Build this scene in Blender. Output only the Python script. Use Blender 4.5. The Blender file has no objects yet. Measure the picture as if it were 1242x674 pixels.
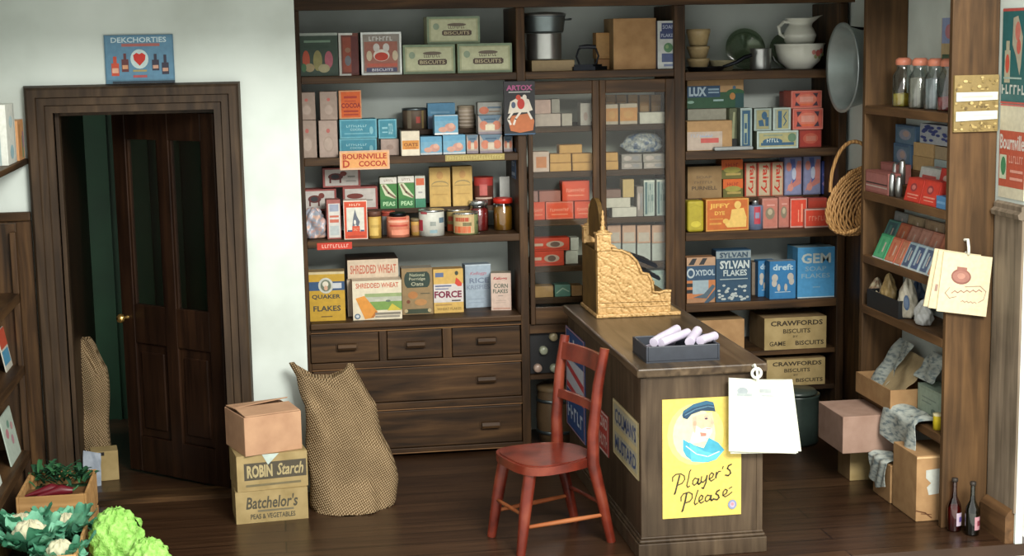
import bpy, math, random
from mathutils import Matrix, Vector
random.seed(7)
SC = bpy.context.scene
COL = SC.collection

# ------------------------------------------------------------------ camera
F_PX, PITCH, YAW, ROLL = 1904.05, 0.15007, 0.15121, -0.01837
CAM = Vector((0, 0, 2.4))
_f = Vector((math.sin(YAW)*math.cos(PITCH), math.cos(YAW)*math.cos(PITCH), -math.sin(PITCH)))
_r = Vector((math.cos(YAW), -math.sin(YAW), 0)); _u = _r.cross(_f)
_c, _s = math.cos(ROLL), math.sin(ROLL)
RT = _c*_r + _s*_u; UP = -_s*_r + _c*_u
cd = bpy.data.cameras.new('camera'); cam = bpy.data.objects.new('camera', cd); COL.objects.link(cam)
cd.sensor_fit = 'HORIZONTAL'; cd.sensor_width = 36; cd.lens = F_PX*36/1242; cd.clip_end = 200
mw = Matrix((RT, UP, -_f)).transposed().to_4x4(); mw.translation = CAM
cam.matrix_world = mw; SC.camera = cam

# ------------------------------------------------------------------ light and exposure
SC.view_settings.view_transform = 'Standard'; SC.view_settings.look = 'None'
SC.view_settings.gamma = 1; SC.view_settings.use_curve_mapping = False
SC.view_settings.exposure = 0.0
W = bpy.data.worlds.new('world'); SC.world = W; W.use_nodes = True
W.node_tree.nodes['Background'].inputs[0].default_value = (1.0, 0.975, 0.915, 1)
W.node_tree.nodes['Background'].inputs[1].default_value = 1.3
def area(name, loc, target, sx, sy, power, color):
    l = bpy.data.lights.new(name, 'AREA'); l.shape = 'RECTANGLE'; l.size = sx; l.size_y = sy
    l.energy = power; l.color = color
    o = bpy.data.objects.new(name, l); COL.objects.link(o); o.location = loc
    o.rotation_euler = (Vector(target)-Vector(loc)).to_track_quat('-Z', 'Y').to_euler()
    return o
area('window_daylight', (2.4, 1.6, 4.5), (1.4, 8.4, 1.0), 2.4, 1.8, 700, (1.0, 0.965, 0.89))

def ray(x, y):
    return RT*((x-621)/F_PX) - UP*((y-337)/F_PX) + _f
def atY(x, y, Y): d = ray(x, y); return CAM + d*(Y/d.y)
def atX(x, y, X): d = ray(x, y); return CAM + d*(X/d.x)
def atZ(x, y, Z): d = ray(x, y); return CAM + d*((Z-CAM.z)/d.z)

# ------------------------------------------------------------------ materials
def lin(h):
    h = h.lstrip('#'); v = [int(h[i:i+2], 16)/255 for i in (0, 2, 4)]
    return tuple(c/12.92 if c <= .04045 else ((c+.055)/1.055)**2.4 for c in v) + (1,)
_m = {}
def N(m, t, **kw):
    n = m.node_tree.nodes.new(t)
    for k, v in kw.items(): setattr(n, k, v)
    return n
def base(name, rough=.6, metal=0, spec=.4):
    m = bpy.data.materials.new(name); m.use_nodes = True
    b = m.node_tree.nodes['Principled BSDF']
    b.inputs['Roughness'].default_value = rough; b.inputs['Metallic'].default_value = metal
    b.inputs['Specular IOR Level'].default_value = spec
    return m, b, m.node_tree.links
def ramp(m, stops):
    r = N(m, 'ShaderNodeValToRGB'); e = r.color_ramp.elements
    while len(e) < len(stops): e.new(.5)
    for el, (p, c) in zip(e, stops): el.position = p; el.color = lin(c) if isinstance(c, str) else c
    return r
def mul(h, k):
    c = lin(h); return (min(1, c[0]*k), min(1, c[1]*k), min(1, c[2]*k), 1)
def noise(m, L, scale, detail=3, coord='Object', vec=(1, 1, 1)):
    tc = N(m, 'ShaderNodeTexCoord'); mp = N(m, 'ShaderNodeMapping'); mp.inputs['Scale'].default_value = vec
    n = N(m, 'ShaderNodeTexNoise'); n.inputs['Scale'].default_value = scale; n.inputs['Detail'].default_value = detail
    L.new(tc.outputs[coord], mp.inputs[0]); L.new(mp.outputs[0], n.inputs[0]); return n
def bump(m, L, src, b, strength=.3, dist=.01):
    bp = N(m, 'ShaderNodeBump'); bp.inputs['Strength'].default_value = strength; bp.inputs['Distance'].default_value = dist
    L.new(src, bp.inputs['Height']); L.new(bp.outputs[0], b.inputs['Normal'])
def paint(h, rough=.55, metal=0):
    k = (h, rough, metal)
    if k not in _m:
        m, b, L = base('print_'+h.strip('#'), rough, metal)
        n = noise(m, L, 40, 2); r = ramp(m, [(.3, mul(h, .9)), (.7, mul(h, 1.06))])
        L.new(n.outputs[0], r.inputs[0]); L.new(r.outputs[0], b.inputs['Base Color']); _m[k] = m
    return _m[k]
def wood(name, dark, mid, light, axis, rough=.42, scale=7, wear=None):
    m, b, L = base(name, rough+.1, spec=.22)
    v = [9, 9, 9]; v['XYZ'.index(axis)] = .7
    n = noise(m, L, scale*.35, 6, vec=v); n.inputs['Distortion'].default_value = .6
    r = ramp(m, [(.3, dark), (.5, mid), (.72, light)])
    L.new(n.outputs[0], r.inputs[0])
    n2 = noise(m, L, 2.3, 4); r2 = ramp(m, [(.3, (.62, .62, .62, 1)), (.7, (1.15, 1.15, 1.15, 1))])
    L.new(n2.outputs[0], r2.inputs[0])
    mx = N(m, 'ShaderNodeMix', data_type='RGBA', blend_type='MULTIPLY'); mx.inputs[0].default_value = 1
    L.new(r.outputs[0], mx.inputs[6]); L.new(r2.outputs[0], mx.inputs[7]); L.new(mx.outputs[2], b.inputs['Base Color'])
    bump(m, L, n.outputs[0], b, .25, .004)
    return m
DK, MD, LT = '#261b10', '#412e1c', '#5c4329'
WX = wood('dark_wood_x', DK, MD, LT, 'X'); WY = wood('dark_wood_y', DK, MD, LT, 'Y'); WZ = wood('dark_wood_z', DK, MD, LT, 'Z')
EDGE = wood('worn_wood_edge', '#5c4127', '#7b5835', '#93703f', 'X')
CW = wood('counter_wood', '#352a1e', '#473a2c', '#584a39', 'Z', .38); CT = wood('counter_top_wood', '#3a2e22', '#524433', '#655542', 'Y', .22)
CAS = wood('casing_wood', '#2a2017', '#3a2d20', '#4c3c2b', 'Z', .45)
LEAFW = wood('door_wood', '#1c110b', '#281910', '#352215', 'Z', .3)
PIL = wood('pilaster_wood', '#3d2c1a', '#523c25', '#644a2e', 'Z', .5); PILY = wood('side_shelf_wood', '#4a3520', '#5f452c', '#715436', 'Y', .5)
GREYW = wood('wainscot_wood', '#5d5344', '#75695a', '#8a7c69', 'Z', .5)
REDW, b, L = base('red_paint', .35)
n = noise(REDW, L, 9, 5); r = ramp(REDW, [(.3, '#481810'), (.52, '#692719'), (.72, '#7c3b28')]); L.new(n.outputs[0], r.inputs[0]); L.new(r.outputs[0], b.inputs['Base Color']); bump(REDW, L, n.outputs[0], b, .3, .004)
ORW = wood('worn_orange_wood', '#7a3c20', '#92522c', '#a86c44', 'X', .5)
CRATE = wood('crate_wood', '#a07a4a', '#b98f5c', '#cda470', 'X', .6)
KR, b, L = base('kraft_card', .75, spec=.15)
n = noise(KR, L, 14, 5); r = ramp(KR, [(.3, '#967551'), (.7, '#aa8860')]); L.new(n.outputs[0], r.inputs[0]); L.new(r.outputs[0], b.inputs['Base Color']); bump(KR, L, n.outputs[0], b, .2, .004)
def card(name, a, c):
    m, b, L = base(name, .75, spec=.15); n = noise(m, L, 12, 5); r = ramp(m, [(.3, a), (.7, c)])
    L.new(n.outputs[0], r.inputs[0]); L.new(r.outputs[0], b.inputs['Base Color']); return m
KY = card('yellow_card', '#8f7d54', '#a69368'); KM = card('mauve_card', '#957a6b', '#a68b7c'); KG = card('dull_card', '#7e6748', '#917a58')
PINKC = card('peach_card', '#a98468', '#b99475')
# blue limewashed plaster with stains
WALL, b, L = base('blue_plaster', .85, spec=.1)
n = noise(WALL, L, 1.6, 8); r = ramp(WALL, [(.35, '#b6bfb9'), (.55, '#c8d2cd'), (.75, '#d3dcd8')]); L.new(n.outputs[0], r.inputs[0]); L.new(r.outputs[0], b.inputs['Base Color']); bump(WALL, L, n.outputs[0], b, .15, .01)
GRN, b, L = base('green_paint', .5)
n = noise(GRN, L, 3, 4); r = ramp(GRN, [(.3, '#0b2f1c'), (.7, '#133d26')]); L.new(n.outputs[0], r.inputs[0]); L.new(r.outputs[0], b.inputs['Base Color'])
CEIL = card('ceiling_white', '#bcbcb4', '#c8c8c0')
# floorboards running left to right
FL, b, L = base('floorboards', .3)
tc = N(FL, 'ShaderNodeTexCoord'); br = N(FL, 'ShaderNodeTexBrick'); br.offset = .37
br.inputs['Color1'].default_value = lin('#443020'); br.inputs['Color2'].default_value = lin('#352418'); br.inputs['Mortar'].default_value = lin('#140b07')
br.inputs['Scale'].default_value = 1; br.inputs['Mortar Size'].default_value = .004; br.inputs['Brick Width'].default_value = 2.6; br.inputs['Row Height'].default_value = .17
L.new(tc.outputs['Object'], br.inputs[0])
n = noise(FL, L, 3, 7, vec=(.6, 12, 1)); r = ramp(FL, [(.3, (.45, .42, .4, 1)), (.7, (1.3, 1.3, 1.3, 1))]); L.new(n.outputs[0], r.inputs[0])
mx = N(FL, 'ShaderNodeMix', data_type='RGBA', blend_type='MULTIPLY'); mx.inputs[0].default_value = 1
L.new(br.outputs[0], mx.inputs[6]); L.new(r.outputs[0], mx.inputs[7]); L.new(mx.outputs[2], b.inputs['Base Color']); bump(FL, L, br.outputs[1], b, -.4, .006)
# woven burlap
BUR, b, L = base('burlap', .95, spec=.05)
tc = N(BUR, 'ShaderNodeTexCoord')
wv = []
for ax, rot in (('X', .5), ('Z', .5)):
    mp = N(BUR, 'ShaderNodeMapping'); mp.inputs['Rotation'].default_value = (0, .5, 0)
    w = N(BUR, 'ShaderNodeTexWave', bands_direction=ax); w.inputs['Scale'].default_value = 29; w.inputs['Distortion'].default_value = 2.5; w.inputs['Detail'].default_value = 1
    L.new(tc.outputs['Object'], mp.inputs[0]); L.new(mp.outputs[0], w.inputs[0]); wv.append(w)
ma = N(BUR, 'ShaderNodeMath', operation='ADD'); L.new(wv[0].outputs[1], ma.inputs[0]); L.new(wv[1].outputs[1], ma.inputs[1])
md = N(BUR, 'ShaderNodeMath', operation='MULTIPLY'); md.inputs[1].default_value = .5; L.new(ma.outputs[0], md.inputs[0])
r = ramp(BUR, [(.12, '#5e4e36'), (.5, '#92795a'), (.88, '#c2ad8a')]); L.new(md.outputs[0], r.inputs[0])
n = noise(BUR, L, 4, 4); r2 = ramp(BUR, [(.35, (.75, .75, .75, 1)), (.7, (1.05, 1.05, 1.05, 1))]); L.new(n.outputs[0], r2.inputs[0])
mx = N(BUR, 'ShaderNodeMix', data_type='RGBA', blend_type='MULTIPLY'); mx.inputs[0].default_value = 1
L.new(r.outputs[0], mx.inputs[6]); L.new(r2.outputs[0], mx.inputs[7]); L.new(mx.outputs[2], b.inputs['Base Color']); bump(BUR, L, md.outputs[0], b, .8, .012)
# embossed brass of the till
BR, b, L = base('embossed_brass', .45, .15)
vo = N(BR, 'ShaderNodeTexVoronoi'); vo.inputs['Scale'].default_value = 75; tc = N(BR, 'ShaderNodeTexCoord'); L.new(tc.outputs['Object'], vo.inputs[0])
wv2 = N(BR, 'ShaderNodeTexWave', bands_direction='DIAGONAL'); wv2.inputs['Scale'].default_value = 14; wv2.inputs['Distortion'].default_value = 12; wv2.inputs['Detail'].default_value = 3; L.new(tc.outputs['Object'], wv2.inputs[0])
ma = N(BR, 'ShaderNodeMath', operation='ADD'); L.new(vo.outputs[0], ma.inputs[0]); L.new(wv2.outputs[1], ma.inputs[1])
r = ramp(BR, [(.0, '#7f6036'), (.45, '#a8854f'), (1, '#c4a06a')]); L.new(ma.outputs[0], r.inputs[0]); L.new(r.outputs[0], b.inputs['Base Color']); bump(BR, L, ma.outputs[0], b, .35, .006)
DBR = card('dark_and_shaded_brass', '#5a4628', '#73592f')
def metal(name, h, rough):
    m, b, L = base(name, rough, .9); n = noise(m, L, 8, 3); r = ramp(m, [(.3, mul(h, .8)), (.7, mul(h, 1.1))]); L.new(n.outputs[0], r.inputs[0]); L.new(r.outputs[0], b.inputs['Base Color']); return m
ALU = metal('aluminium', '#a9adac', .3); IRON = metal('black_iron', '#22252a', .45); TINM = metal('tin_edge', '#c9cfcf', .25); BRASS = metal('polished_brass', '#e8c070', .15); DSTEEL = metal('dull_steel', '#7b888c', .35)
GLZ, b, L = base('glazed_white', .12); n = noise(GLZ, L, 5, 2); r = ramp(GLZ, [(.3, '#cfd2c6'), (.7, '#dde0d6')]); L.new(n.outputs[0], r.inputs[0]); L.new(r.outputs[0], b.inputs['Base Color'])
def glass(name, h, gl=.12, tr=1.0):
    m = bpy.data.materials.new(name); m.use_nodes = True; nt = m.node_tree; nt.nodes.clear(); L = nt.links
    o = N(m, 'ShaderNodeOutputMaterial'); mx = N(m, 'ShaderNodeMixShader'); t = N(m, 'ShaderNodeBsdfTransparent'); g = N(m, 'ShaderNodeBsdfGlossy')
    t.inputs[0].default_value = tuple(c*tr for c in lin(h)[:3])+(1,); g.inputs['Roughness'].default_value = .08
    lw = N(m, 'ShaderNodeLayerWeight'); lw.inputs[0].default_value = .35; mm = N(m, 'ShaderNodeMath', operation='MULTIPLY_ADD'); mm.inputs[1].default_value = .5; mm.inputs[2].default_value = gl
    L.new(lw.outputs['Facing'], mm.inputs[0]); L.new(mm.outputs[0], mx.inputs[0]); L.new(t.outputs[0], mx.inputs[1]); L.new(g.outputs[0], mx.inputs[2]); L.new(mx.outputs[0], o.inputs[0])
    return m
PANE = glass('window_glass', '#f8f8f4', .02); JARG = glass('jar_glass', '#d5dede', .1); GGL = glass('green_glass', '#dce6d8', .1)
DARKGL = glass('bottle_glass', '#b06058', .08); DARKG2 = glass('green_bottle_glass', '#6a8468', .08)

# ------------------------------------------------------------------ mesh builder
_tc = {}
def textmesh(s, shear=0, bold=0):
    k = (s, shear, bold)
    if k not in _tc:
        c = bpy.data.curves.new('t', 'FONT'); c.body = s; c.resolution_u = 2; c.shear = shear; c.offset = bold; c.fill_mode = 'FRONT'; c.extrude = 0
        o = bpy.data.objects.new('t', c); COL.objects.link(o); bpy.context.view_layer.update()
        me = bpy.data.meshes.new_from_object(o); V = [tuple(v.co) for v in me.vertices]; P = [tuple(p.vertices) for p in me.polygons]
        bpy.data.objects.remove(o); bpy.data.curves.remove(c); bpy.data.meshes.remove(me)
        x0 = min(v[0] for v in V); x1 = max(v[0] for v in V); y0 = min(v[1] for v in V); y1 = max(v[1] for v in V)
        _tc[k] = ([((v[0]-x0)/(x1-x0), (v[1]-y0)/(y1-y0)) for v in V], P)
    return _tc[k]

class MB:
    def __init__(s): s.v = []; s.f = []; s.m = []; s.sm = []; s.mats = []
    def mi(s, m):
        if isinstance(m, str): m = paint(m)
        if m not in s.mats: s.mats.append(m)
        return s.mats.index(m)
    def add(s, V, Fs, m, smooth=False):
        b0 = len(s.v); s.v += [tuple(p) for p in V]; k = s.mi(m)
        for f in Fs: s.f.append([b0+i for i in f]); s.m.append(k); s.sm.append(smooth)
    def hexa(s, P, m):   # 8 points, bottom loop then top loop
        s.add(P, [(3, 2, 1, 0), (4, 5, 6, 7), (0, 1, 5, 4), (1, 2, 6, 5), (2, 3, 7, 6), (3, 0, 4, 7)], m); return s
    def box(s, x0, x1, y0, y1, z0, z1, m):
        return s.hexa([(x0, y0, z0), (x1, y0, z0), (x1, y1, z0), (x0, y1, z0), (x0, y0, z1), (x1, y0, z1), (x1, y1, z1), (x0, y1, z1)], m)
    def prism(s, pts, a0, a1, m, axis='Y', smooth=False):
        n = len(pts); ar = sum(pts[i][0]*pts[(i+1) % n][1]-pts[(i+1) % n][0]*pts[i][1] for i in range(n))
        if ar < 0: pts = pts[::-1]
        if axis == 'Y': g = lambda p, a: (p[0], a, p[1])
        elif axis == 'Z': g = lambda p, a: (p[0], p[1], a)
        else: g = lambda p, a: (a, p[0], p[1])
        V = [g(p, a0) for p in pts]+[g(p, a1) for p in pts]
        s.add(V, [tuple(range(n)), tuple(range(2*n-1, n-1, -1))], m)
        s.add(V, [(i, n+i, n+(i+1) % n, (i+1) % n) for i in range(n)], m, smooth); return s
    def lathe(s, prof, cx, cy, m, n=28, smooth=True, sx=1, sy=1, M=None):
        V = []
        for r, z in prof:
            for i in range(n):
                a = 2*math.pi*i/n; p = Vector((r*math.cos(a)*sx, r*math.sin(a)*sy, z))
                if M: p = M @ p
                V.append((cx+p.x, cy+p.y, p.z))
        Fs = [(j*n+i, j*n+(i+1) % n, (j+1)*n+(i+1) % n, (j+1)*n+i) for j in range(len(prof)-1) for i in range(n)]
        if prof[0][0] > 1e-5: s.add(V[:n], [tuple(range(n-1, -1, -1))], m)
        if prof[-1][0] > 1e-5: s.add(V[-n:], [tuple(range(n))], m)
        s.add(V, Fs, m, smooth); return s
    def tube(s, pts, r, m, n=10, cap=True):
        P = [Vector(p) for p in pts]; R_ = r if isinstance(r, (list, tuple)) else [r]*len(P); V = []
        up = Vector((0, 0, 1)); t0 = (P[1]-P[0]).normalized()
        if abs(t0.dot(up)) > .95: up = Vector((1, 0, 0))
        for i, p in enumerate(P):
            t = (P[min(i+1, len(P)-1)]-P[max(i-1, 0)]).normalized()
            a = t.cross(up); a = a.normalized() if a.length > 1e-6 else Vector((1, 0, 0)); bb = a.cross(t).normalized(); up = bb
            for k in range(n):
                w = 2*math.pi*k/n; V.append(p+(a*math.cos(w)+bb*math.sin(w))*R_[i])
        Fs = [(j*n+k, (j+1)*n+k, (j+1)*n+(k+1) % n, j*n+(k+1) % n) for j in range(len(P)-1) for k in range(n)]
        s.add(V, Fs, m, True)
        if cap: s.add(V[:n], [tuple(range(n))], m); s.add(V[-n:], [tuple(range(n-1, -1, -1))], m)
        return s
    def grid(s, fn, nu, nv, m, smooth=True, closed=False):
        V = [fn(i/nu, j/nv) for j in range(nv+1) for i in range(nu+1)]
        s.add(V, [(j*(nu+1)+i, j*(nu+1)+i+1, (j+1)*(nu+1)+i+1, (j+1)*(nu+1)+i) for j in range(nv) for i in range(nu)], m, smooth); return s
    def slab(s, fn, nu, nv, th, m):   # a sheet with thickness
        s.grid(fn, nu, nv, m); s.grid(lambda u, v: tuple(Vector(fn(1-u, v))+Vector(th)), nu, nv, m)
        for e in ('l', 'r', 'b', 't'):
            def ef(u, v, e=e):
                p = {'l': (0, u), 'r': (1, u), 'b': (u, 0), 't': (u, 1)}[e]; q = Vector(fn(*p)); return tuple(q+Vector(th)*v)
            s.grid(ef, nu, 1, m)
        return s
    def art(s, o, u, v, nrm, items, e0=.0006, de=.0002):
        o, u, v, nrm = Vector(o), Vector(u), Vector(v), Vector(nrm)
        lu, lv = u.length, v.length
        for k, it in enumerate(items):
            off = nrm*(e0+de*k); q = lambda a, b_: o+u*a+v*b_+off
            t = it[0]
            if t == 'r': s.add([q(it[1], it[2]), q(it[3], it[2]), q(it[3], it[4]), q(it[1], it[4])], [(0, 1, 2, 3)], it[5])
            elif t == 'e':
                s.add([q(it[1]+it[3]*math.cos(a*math.pi/10), it[2]+it[4]*math.sin(a*math.pi/10)) for a in range(20)], [tuple(range(20))], it[5])
            elif t == 'p': s.add([q(*p) for p in it[1]], [tuple(range(len(it[1])))], it[2])
            elif t == 't':
                V, P = textmesh(it[1], it[7] if len(it) > 7 else 0, it[8] if len(it) > 8 else .012)
                s.add([q(it[2]+(it[4]-it[2])*a, it[3]+(it[5]-it[3])*b_) for a, b_ in V], P, it[6])
            elif t == 'vt':     # lettering turned to read downwards
                V, P = textmesh(it[1], 0, .02)
                s.add([q(it[2]+(it[4]-it[2])*b_, it[5]-(it[5]-it[3])*a) for a, b_ in V], P, it[6])
            elif t == 'q':      # worn lettering too faint to read: a row of short strokes
                _, n_, u0, v0, u1, v1, cc = it; rq = random.Random(n_*31+int(u0*100)+int(v1*100)); cw = (u1-u0)/n_
                for j in range(n_):
                    a = u0+cw*j; w_ = cw*.26
                    s.add([q(a, v0), q(a+w_, v0), q(a+w_, v1), q(a, v1)], [(0, 1, 2, 3)], cc)
                    y_ = rq.choice((v0, (v0+v1)/2-.1*(v1-v0), v1-.22*(v1-v0)))
                    s.add([q(a+w_, y_), q(a+cw*.72, y_), q(a+cw*.72, y_+.22*(v1-v0)), q(a+w_, y_+.22*(v1-v0))], [(0, 1, 2, 3)], cc)
            elif t == 'l':
                P = [(p[0]*lu, p[1]*lv) for p in it[1]]; w = it[2]/2
                for a, b_ in zip(P[:-1], P[1:]):
                    d = Vector((b_[0]-a[0], b_[1]-a[1]))
                    if d.length < 1e-6: continue
                    d.normalize(); nn = Vector((-d.y, d.x))*w; d = d*w*.5
                    s.add([q((x)/lu, (y)/lv) for x, y in ((a[0]-d.x+nn.x, a[1]-d.y+nn.y), (a[0]-d.x-nn.x, a[1]-d.y-nn.y), (b_[0]+d.x-nn.x, b_[1]+d.y-nn.y), (b_[0]+d.x+nn.x, b_[1]+d.y+nn.y))], [(0, 1, 2, 3)], it[3])
        return s
    def build(s, name, parent=None, loc=None, rz=0, rx=0, bevel=0, sub=0):
        if loc is None:
            if parent is not None: L0 = Vector(parent['_loc'])
            else:
                xs, ys, zs = zip(*s.v); L0 = Vector(((min(xs)+max(xs))/2, (min(ys)+max(ys))/2, min(zs)))
        else: L0 = Vector(loc)
        me = bpy.data.meshes.new(name); me.from_pydata([tuple(Vector(p)-L0) for p in s.v], [], s.f)
        for m in s.mats: me.materials.append(m)
        me.polygons.foreach_set('material_index', s.m); me.polygons.foreach_set('use_smooth', s.sm); me.update()
        o = bpy.data.objects.new(name, me); COL.objects.link(o); o['_loc'] = tuple(L0)
        if parent is not None: o.parent = parent
        else: o.location = L0; o.rotation_euler = (rx, 0, rz)
        if bevel:
            b = o.modifiers.new('bevel', 'BEVEL'); b.width = bevel; b.segments = 2; b.limit_method = 'ANGLE'; b.angle_limit = .7
        if sub:
            b = o.modifiers.new('sub', 'SUBSURF'); b.levels = sub; b.render_levels = sub
        return o

def tag(o, label, cat, group=None, kind=None):
    if label: o['label'] = label
    if cat: o['category'] = cat
    if group: o['group'] = group
    if kind: o['kind'] = kind
    return o
def thing(name, label, cat, loc, group=None, rz=0, local=False):
    o = bpy.data.objects.new(name, None); COL.objects.link(o); o.location = loc; o.rotation_euler = (0, 0, rz)
    o.empty_display_size = .1; o['_loc'] = (0, 0, 0) if local else tuple(loc); return tag(o, label, cat, group)
def struct(mb, name, label, cat, parent=None, **k):
    o = mb.build(name, parent, **k)
    if parent is None: tag(o, label, cat, kind='structure')
    return o

# ================================================================== the room
YF, YB, YD, XR, ZC = 8.93, 9.42, 8.34, 3.41, 2.75
struct(MB().box(-2.2, 3.5, 6.72, 10.4, -.06, 0, FL), 'floor', 'dark stained floorboards of the little shop', 'floor', loc=(0, 0, 0))
struct(MB().box(-2.2, 3.5, 6.72, 10.4, ZC, ZC+.05, CEIL), 'ceiling', 'plain pale ceiling over the shop', 'ceiling')
struct(MB().box(-8, 9, 2.5, 12, -.5, -.46, card('table_top', '#c9c9c2', '#dcdcd6')), 'floor_outside', 'pale surface outside the open front', 'ground')
DL, DR, DH = -1.09, -.28, 2.076
w = MB().box(-1.66, DL, YD, 8.46, 0, ZC, WALL).box(DR, .152, YD, 8.46, 0, ZC, WALL).box(DL, DR, YD, 8.46, DH, ZC, WALL).box(.112, .152, 8.46, YB, 0, ZC, WALL)
struct(w, 'wall_back', 'pale blue plastered wall around the open doorway', 'wall', loc=(0, YD, 0))
struct(MB().box(.112, 3.45, YB, YB+.04, 0, ZC, WALL), 'wall_alcove', 'pale blue plastered wall behind the shop shelves', 'wall', loc=(0, YB, 0))
struct(MB().box(XR, XR+.035, 6.72, YB, 0, ZC, WALL), 'wall_right', 'pale blue side wall with brown wainscot below', 'wall', loc=(XR, 8, 0))
struct(MB().box(-1.7, -1.66, 6.72, 8.46, 0, ZC, WALL), 'wall_left', 'pale blue side wall on the left', 'wall', loc=(-1.66, 8, 0))
h = MB().box(-2.1, .3, 10.3, 10.34, 0, ZC, GRN)
for x in (-1.05, -.93, -.8, -.6, -.45, -.3): h.box(x, x+.025, 10.28, 10.3, 0, ZC, GRN)
struct(h, 'wall_hall_back', 'dark green boarded wall of the room beyond the door', 'wall')
struct(MB().box(.075, .11, 8.46, 10.3, 0, ZC, GRN), 'wall_hall_right', 'green wall at the right of the rear room', 'wall')
struct(MB().box(-1.16, -1.12, 8.46, 9.9, 0, ZC, LEAFW), 'wall_hall_left', 'dark brown boarding just inside the doorway', 'wall')
# wainscot, dado rails, baseboards
wl = MB().box(-1.66, -1.231, YD-.018, YD, 0, 1.53, WZ)
struct(wl, 'trim_1', 'dark wainscot panelling left of the door', 'trim')
struct(MB().box(-1.66, -1.231, YD-.04, YD, 1.53, 1.575, WX), 'trim_2', 'dark dado rail left of the door casing', 'trim', bevel=.006)
wr = MB().box(XR-.012, XR, 6.72, 7.0, .15, 1.54, GREYW).box(XR-.012, XR, 8.16, 9.41, 0, 1.56, WZ)
struct(wr, 'trim_3', 'brown wainscot boarding on the right wall', 'trim')
wr = MB(); wr.prism([(XR, 1.535), (XR-.03, 1.545), (XR-.035, 1.565), (XR-.018, 1.58), (XR-.018, 1.60), (XR, 1.61)], 6.72, 7.0, GREYW)
wr.prism([(XR, 1.555), (XR-.03, 1.56), (XR-.03, 1.6), (XR, 1.61)], 8.16, 8.9, WY)
struct(wr, 'trim_4', 'dado rail on the right wall', 'trim')
struct(MB().prism([(XR, 0), (XR-.045, 0), (XR-.045, .13), (XR-.03, .15), (XR-.012, .165), (XR, .165)], 6.735, 7.0, PILY), 'baseboard_right', 'brown baseboard at the right wall', 'baseboard')
struct(MB().box(DR+.15, .15, YD-.02, YD, 0, .16, WALL), 'baseboard_back', 'painted baseboard right of the door', 'baseboard')
# stepped door casing: profile swept round the opening with mitred corners
prof = [(0, .0), (0, .03), (.035, .03), (.04, .045), (.075, .045), (.08, .062), (.118, .062), (.13, .05), (.14, .0)]
cs = MB()
def cp(w_, y_, k): return [(DL-w_, YD-y_, 0), (DL-w_, YD-y_, DH+w_), (DR+w_, YD-y_, DH+w_), (DR+w_, YD-y_, 0)][k]
for i in range(len(prof)-1):
    for k in range(3):
        a, b_ = prof[i], prof[i+1]
        cs.add([cp(*a, k), cp(*b_, k), cp(*b_, k+1), cp(*a, k+1)], [(0, 1, 2, 3)], CAS)
cs.box(DL-.003, DL, YD, 8.46, 0, DH, CAS).box(DR, DR+.003, YD, 8.46, 0, DH, CAS).box(DL, DR, YD, 8.46, DH, DH+.003, CAS)
cs.box(DL, DL+.02, 8.39, 8.46, 0, DH, CAS).box(DL+.02, DR, 8.42, 8.46, DH-.02, DH, CAS)
struct(cs, 'trim_5', 'brown stepped moulded casing round the doorway', 'trim')
struct(MB().prism([(8.30, 0), (8.33, .018), (8.5, .018), (8.53, 0)], DL-.05, DR+.02, WX, axis='X'), 'trim_6', 'worn wooden threshold under the door', 'trim')
struct(MB().box(.152, 3.41, 8.885, 8.985, 2.585, ZC, WX).box(.152, 3.41, 8.87, 8.9, 2.63, 2.665, WX), 'trim_7', 'dark wooden cornice beam above the shelves', 'trim')
# door leaf, hinged on the right and ajar into the rear room
door = thing('door_1', 'dark brown door with two tall panes standing ajar into the green room', 'door', (-.292, 8.43, 0), local=True, rz=0)
door['kind'] = 'structure'; TH = .76
door.rotation_euler = (0, 0, -TH)     # local -x runs from the hinge to the free edge
T_ = .04; LW = .79
d = MB()
for a, b_ in ((-LW, -LW+.1), (-.1, 0), (-LW/2-.045, -LW/2+.045)): d.box(a, b_, 0, T_, .015, 2.05, LEAFW)
for a, b_ in ((.015, .22), (.76, .98), (1.9, 2.05)): d.box(-LW+.1, -.1, .002, T_-.002, a, b_, LEAFW)
o = d.build('door_frame', door, bevel=.004)
for a, b_ in ((-LW+.1, -LW/2-.045), (-LW/2+.045, -.1)):
    p = MB().box(a, b_, .014, .028, .22, .76, LEAFW).box(a+.035, b_-.035, .006, .034, .27, .71, LEAFW); p.build('door_panel', door, bevel=.006)
    p = MB().box(a, b_, .018, .022, .98, 1.9, PANE); p.build('door_pane', door)
    p = MB()
    for q in (a, b_-.012): p.box(q, q+.012, .008, .032, .98, 1.9, LEAFW)
    p.build('glazing_bead', door)
k = MB(); Mx = Matrix.Rotation(math.pi/2, 4, 'X')
k.lathe([(.012, 0), (.008, .02), (.011, .03), (.024, .04), (.026, .052), (.018, .066), (0, .07)], 0, 0, BRASS, n=16, M=Mx)
k.v = [(x-LW+.045, y, z+.9) for x, y, z in k.v]; kb = k.build('door_knob', door)
k2 = MB(); k2.v = []; k2.lathe([(.012, 0), (.008, .02), (.024, .04), (.026, .052), (.018, .066), (0, .07)], 0, 0, BRASS, n=16, M=Matrix.Rotation(-math.pi/2, 4, 'X'))
k2.v = [(x-LW+.045, y+T_, z+.9) for x, y, z in k2.v]; k2.build('door_knob', door)

# ================================================================== shelving
ZA, ZB_, ZS, ZD = 2.221, 1.761, 1.293, .817        # shelf tops, left and middle bay
RA, RB, RC, RD = 2.200, 1.738, 1.259, .833         # shelf tops, right bay
def shelf(par, x0, x1, z, y0=YF, y1=YB-.005, th=.043):
    m = MB().box(x0, x1, y0, y1, z-th, z, WX); return m.build('shelf', par, bevel=.004)
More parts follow.
